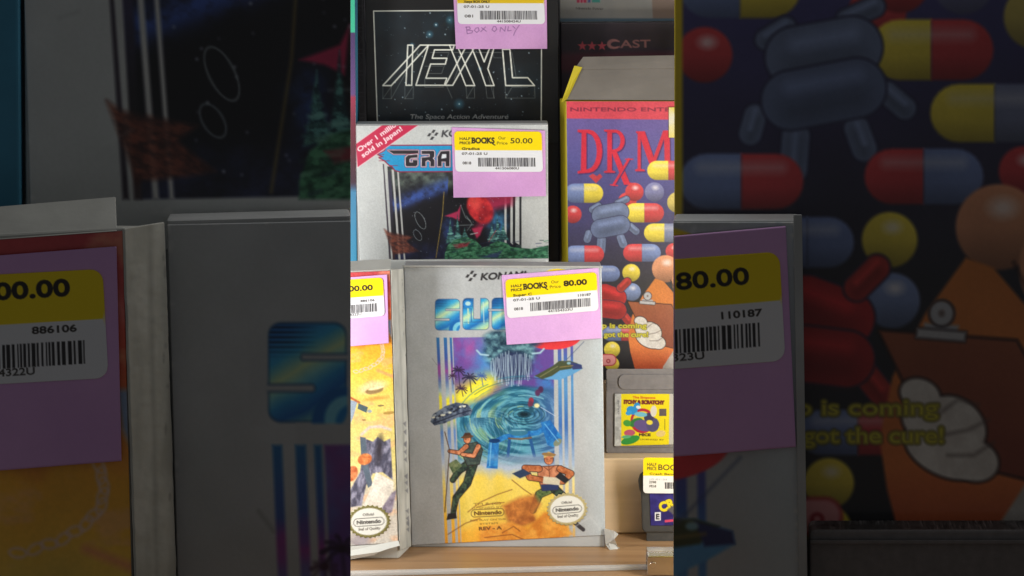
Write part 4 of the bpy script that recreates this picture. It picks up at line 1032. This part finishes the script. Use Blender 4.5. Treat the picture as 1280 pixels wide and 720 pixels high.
# dark cartridge standing on the shelf with a price sticker
PLr = Plane(.012)
yb2 = py_at(820, PLr, ZS)
def off_y(y): return y
c2 = empty('game_cartridge', PLr.hit(820., yb2), 'charcoal cartridge with blue label and yellow price sticker, at the foot of the stand', 'cartridge', 'cartridges on the wooden stand')
shell = [(806, 588), (800, 592), (797.5, 600), (799, 612), (801, 616), (802, 640), (802.5, 661), (806, 665.5), (880, 665.5), (880, 588)]
PLr2 = Plane(.012)
prism('shell', c2, [PLr2.hit(np.float64(x), np.float64(y)) for x, y in shell], [PLr2.hit(np.float64(x), np.float64(y), -.009) for x, y in shell], M['cartdark'], .0012)
prism('foot', c2, rr_world(PLr2, 808, 664, 878, yb2 - .2, 2, -.0012), rr_world(PLr2, 808, 664, 878, yb2 - .2, 2, -.008), M['cartdark'], .0005)
def art_blue(P):
    P.fill(mott((38, 32, 92), (62, 58, 140), 14, seed=101))
    P.text('CRASH', 827, 640, 11, (226, 206, 40), -22, w=44, bold=1.0, outline=((70, 50, 60), 1.6))
    P.poly([(834, 637), (850, 650), (842, 640), (860, 620)], (90, 88, 90), soft=2)
    P.poly([(818.5, 640.5), (826, 640), (826, 650.5), (818.5, 651)], (226, 226, 226)); P.text('E', 820.3, 649, 6.5, (30, 30, 36), 0, bold=.4); P.poly([(831, 650), (842, 649), (842, 652), (831, 653)], (206, 70, 100))
panel('picture_label', c2, [(812, 612), (878, 612), (878, 656.5), (813.5, 657)], PLr2, art_blue, .6, .0005, .0003, m=M['label'])
def art_st2(P):
    P.fill((230, 228, 222)); P.poly([(800, 565), (900, 565), (900, 596), (800, 594.5)], (244, 214, 22))
    D = (64, 58, 46)
    P.text('HALF', 809, 582.5, 4, D, 1, w=11.5, bold=.1); P.text('PRICE', 809, 587.5, 4, D, 1, w=11.5, bold=.1); P.text('BOOKS', 823, 587.5, 7, D, 1, w=35, bold=.15)
    P.text('Crash Bandicoot', 812, 593.5, 2.6, (90, 70, 30), 1, w=46, bold=.1)
    P.text('07-01-25', 812, 600, 1.8, (140, 140, 140), 1, w=22); P.text('2398', 811.5, 604, 2.8, D, 1, w=8.5, bold=.1); P.text('0818', 811.5, 609, 2.8, D, 1, w=8.5, bold=.1); barcode(P, 831, 603, 872, 611, 0, 12)
O2 = round_rect(804, 572, 880, 616.5, 4, slope=0.01, n=5)
disc('price_sticker', c2, [(x, y) for x, y in O2], (842, 594), PLr2, art_st2, .0026, .0004, nr=110)
c2.children[-1]['label'] = 'yellow and white price sticker'

# clear rail along the shelf edge and its metal clip
PLa = Plane(-.052)
za = ZS
def rl(x, y, z): return np.array([x, y + x * .07, ZS + z])
rail = prism('clear_rail', None, [rl(-.34, -.054, .0028), rl(.34, -.054, .0028), rl(.34, -.054, .0003), rl(-.34, -.054, .0003)],
             [rl(-.34, -.049, .0028), rl(.34, -.049, .0028), rl(.34, -.049, .0003), rl(-.34, -.049, .0003)], M['acrylic'], .0007)
tag(rail, 'clear acrylic rail lying along the shelf in front of the boxes', 'rail')
clip = empty('metal_clip', (.088, -.05, ZS), 'bent shiny metal clip gripping the clear rail at the right', 'clip')
def clip_mesh():
    prof = [(-.060, .001), (-.060, .013), (-.0575, .0155), (-.047, .0155), (-.0445, .013), (-.0445, .001)]
    inn = [(-.0462, .001), (-.0462, .0125), (-.048, .0138), (-.0568, .0138), (-.0583, .0125), (-.0583, .001)]
    loop = prof + inn
    x0 = .0855; x1 = .108
    prism('bracket', clip, [np.array([x0, y, ZS + z]) for y, z in loop], [np.array([x1, y, ZS + z]) for y, z in loop], M['metal'], .0004)
    a = [np.array([.089 + .0022 * math.cos(t), -.0603, ZS + .0075 + .0022 * math.sin(t)]) for t in np.linspace(0, 2 * math.pi, 16, endpoint=False)]
    prism('screw', clip, a, [p + np.array([0, .001, 0]) for p in a], M['metal'], .0002)
clip_mesh()

# ================================================================== sides: cartons made up to stand for the dim enlarged side bands
YAW = math.radians(7)
def sideplane(edge_px, y, left):
    """board whose inner edge passes the given pixel column at depth y, turned so that its inner flank faces away"""
    p = Plane(y).hit(np.float64(edge_px), 500.)
    return Plane(0, yaw=(YAW if left else -YAW), p0=p)
L5 = sideplane(438.5, -.20, True)
bx, S = carton('side_band_carton', 'stand-in for dim side band, silver carton with one blue block letter and coloured stripes, left side', 'carton',
               [(503.5, 333), (576.4, 331), (576.4, 560), (514, 560)], L5, .024, M['silver'], G_LG, mp=SIDE, zbase=ZS, bev=.002)
panel('front_print', bx, [(504, 335), (576.3, 333.5), (576.3, 505), (509, 505)], L5, art_silver_front, .5, mp=SIDE, m=M['foil'])

# behind it, upper
L2p = sideplane(438.5, -.170, True)
bx2, S = carton('side_band_carton', 'stand-in for dim side band, silver carton with dark space picture and white stripes, upper left', 'carton',
                [(447, 190), (576.4, 190), (576.4, 560), (449.5, 560)], L2p, .028, M['silver'], G_LG, mp=SIDE, zbase=ZS, bev=.002)
panel('front_print', bx2, [(446, 191), (576.3, 191), (576.3, 345), (450.5, 345)], L2p, art_space_front, .5, mp=SIDE, m=M['foil'])
L1p = Plane(0, yaw=YAW, p0=L2p.p + np.array([0, .004, 0]))
bx1, S = carton('side_band_carton', 'stand-in for dim side band, edge of teal blue carton at the far left', 'carton',
                [(400, 190), (445.2, 190), (447.5, 560), (400, 560)], Plane(0, yaw=YAW, p0=L2p.p + np.array([0, -.004, 0])), .028, M['teal'], G_LG, mp=SIDE, zbase=ZS, bev=.002)

L3p = Plane(0, yaw=YAW, p0=L5.p + np.array([0, -.062, 0]))
bx3, S = carton('side_band_carton', 'stand-in for dim side band, worn carton with yellow picture and pink slip, lower left corner', 'carton',
                [(400, 341), (487, 336), (491.5, 560), (400, 560)], L3p, .055, M['white'], G_LG, mp=SIDE, zbase=ZS, bev=.002, backpx=[(501, 335.5), (506, 560)])
panel('front_print', bx3, [(401, 343), (486.6, 337.5), (490.5, 500), (401, 500)], L3p, art_desert_front, .5, mp=SIDE)
def flapq(parent, pl, pts, m, t=.0012):
    f = [pl.hit(*[np.float64(k) for k in SIDE(x, y)], o) for x, y, o in pts]; b = [p + np.array([0, t, -.0005]) for p in f]
    return prism('top_flap', parent, f, b, m, .0003)
flapq(bx3, L3p, [(400, 331, -.03), (483.5, 324, -.03), (484, 337.5, .001), (400, 343.5, .001)], M['white'])
spf = [L3p.hit(*[np.float64(k) for k in SIDE(x, y)], o) for x, y, o in ((486.6, 336.5, .001), (502.5, 334, -.053), (507.5, 480, -.053), (491.5, 480, .001))]
quad_panel('creased_spine', bx3, spf, [(486, 336), (502, 336), (510, 480), (492, 480)], spine_wear, .5, M['paper'], thick=.001)
slip(bx3, [(402, 350), (484, 343.5), (486, 428), (402, 434)], L3p, (404, 356.5, 478.5, 399.5, 5, -.055, .055, (0, 9e9, 0)),
     lambda P: price_label(P, 376, 358, 478.5, 401, -.06, '100.00', 'C', '07-01-25 U', '0818', '441554322U', '886106', seed=6, head=False, boldprice=.4, pat=(432, 364.8, 33.5), bat=(.73, .10, .17)), .002, mp=SIDE, curl=.003, res=.8, lres=.3,
     label='pink price slip reading 100.00')

R1 = sideplane(842.0, -.20, False)
bxr, S = carton('side_band_carton', 'stand-in for dim side band, silver carton with pink 80.00 slip, lower part right of the opening', 'carton',
                [(703.6, 333), (753.5, 333), (756, 560), (703.6, 560)], R1, .024, M['silver'], G_LG, mp=SIDE, zbase=ZS, bev=.002)
panel('front_print', bxr, [(703.8, 334), (752.6, 334), (755, 505), (703.8, 505)], R1, art_silver_front, .5, mp=SIDE, m=M['foil'])
prism('sleeve_edge', bxr, [R1.hit(*[np.float64(k) for k in SIDE(x, y)], .003) for x, y in ((751, 331), (754.4, 331), (757, 505), (753.6, 505))],
      [R1.hit(*[np.float64(k) for k in SIDE(x, y)], .0) for x, y in ((751, 331), (754.4, 331), (757, 505), (753.6, 505))], M['silver'], .0006)
slip(bxr, [(703.9, 339.5), (748, 335.5), (752, 422.5), (703.9, 426)], R1, (680, 350.5, 745.5, 393.5, 5, -.075, .055, (704.2, 9e9, 0)),
     lambda P: price_label(P, 632, 354, 745.5, 397.5, -.085, '80.00', 'Super C', '07-01-25 U', '0818', '441554323U', '110187', seed=5, boldprice=.3), .002, mp=SIDE, curl=.003, res=.8, lres=.3,
     label='pink price slip reading 80.00')

R2 = sideplane(843.0, -.170, False)
bxq, S = carton('side_band_carton', 'stand-in for dim side band, purple carton printed with coloured capsules and balls, right side', 'carton',
                [(704.0, 215), (862, 215), (862, 560), (704.0, 560)], R2, .028, M['yellow'], G_LG, mp=SIDE, zbase=ZS, bev=.002)
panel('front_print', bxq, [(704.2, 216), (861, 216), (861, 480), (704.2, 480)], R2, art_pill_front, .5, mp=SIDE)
R3 = Plane(0, yaw=-YAW, p0=R1.p + np.array([0, .012, 0]))
q3 = [SIDE(x, y) for x, y in round_rect(757.5, 455.5, 862, 520, 2, n=4)]
zb3 = py_at(1100, R3, ZS)
c3 = empty('side_band_cartridge', R3.hit(1100., zb3), 'stand-in for dim side band, top of grey cartridge at the lower right corner', 'cartridge')
f3 = [R3.hit(np.float64(a), np.float64(min(b, py_at(a, R3, ZS + .0002)) if b > 760 else b)) for a, b in q3]
prism('shell', c3, f3, [p - R3.n * .02 for p in f3], M['cart'], .0015)
prism('shoulder', c3, [R3.hit(*[np.float64(k) for k in SIDE(x, y)], .003) for x, y in ((757.6, 459.5), (862, 459.5), (862, 461), (757.6, 461))],
      [R3.hit(*[np.float64(k) for k in SIDE(x, y)], -.001) for x, y in ((757.6, 459.5), (862, 459.5), (862, 461), (757.6, 461))], M['cart'], .0005)

# ------------------------------------------------------------------ light
w = bpy.data.worlds.new('World'); SC.world = w; w.use_nodes = True
bg = w.node_tree.nodes['Background']; bg.inputs['Color'].default_value = (.95, .98, 1.0, 1); bg.inputs['Strength'].default_value = .073

def area(name, loc, target, sx, sy, power, col=(1, 1, 1)):
    d = bpy.data.lights.new(name, 'AREA'); d.shape = 'RECTANGLE'; d.size = sx; d.size_y = sy; d.energy = power; d.color = col
    o = bpy.data.objects.new(name, d); COL.objects.link(o); o.location = loc
    v = Vector(target) - Vector(loc); o.rotation_euler = v.to_track_quat('-Z', 'Y').to_euler()
    return o
# added lights brighten the centre: two behind side cartons, one above the opening
area('added_side_light', (-.23, -.135, ZS + .15), (.03, .10, ZS + .13), .05, .22, .74, (1, .99, .97))
area('added_side_light', (.23, -.135, ZS + .15), (-.03, .10, ZS + .13), .05, .22, .74, (1, .99, .97))
area('added_top_light', (0, -.16, .12), (0, .0, -.30), .36, .06, .42, (1, .98, .95))

SC.view_settings.view_transform = 'Standard'; SC.view_settings.look = 'None'; SC.view_settings.exposure = 0; SC.view_settings.gamma = 1
SC.cycles.use_denoising = True
SC.render.resolution_x = 1024; SC.render.resolution_y = 576
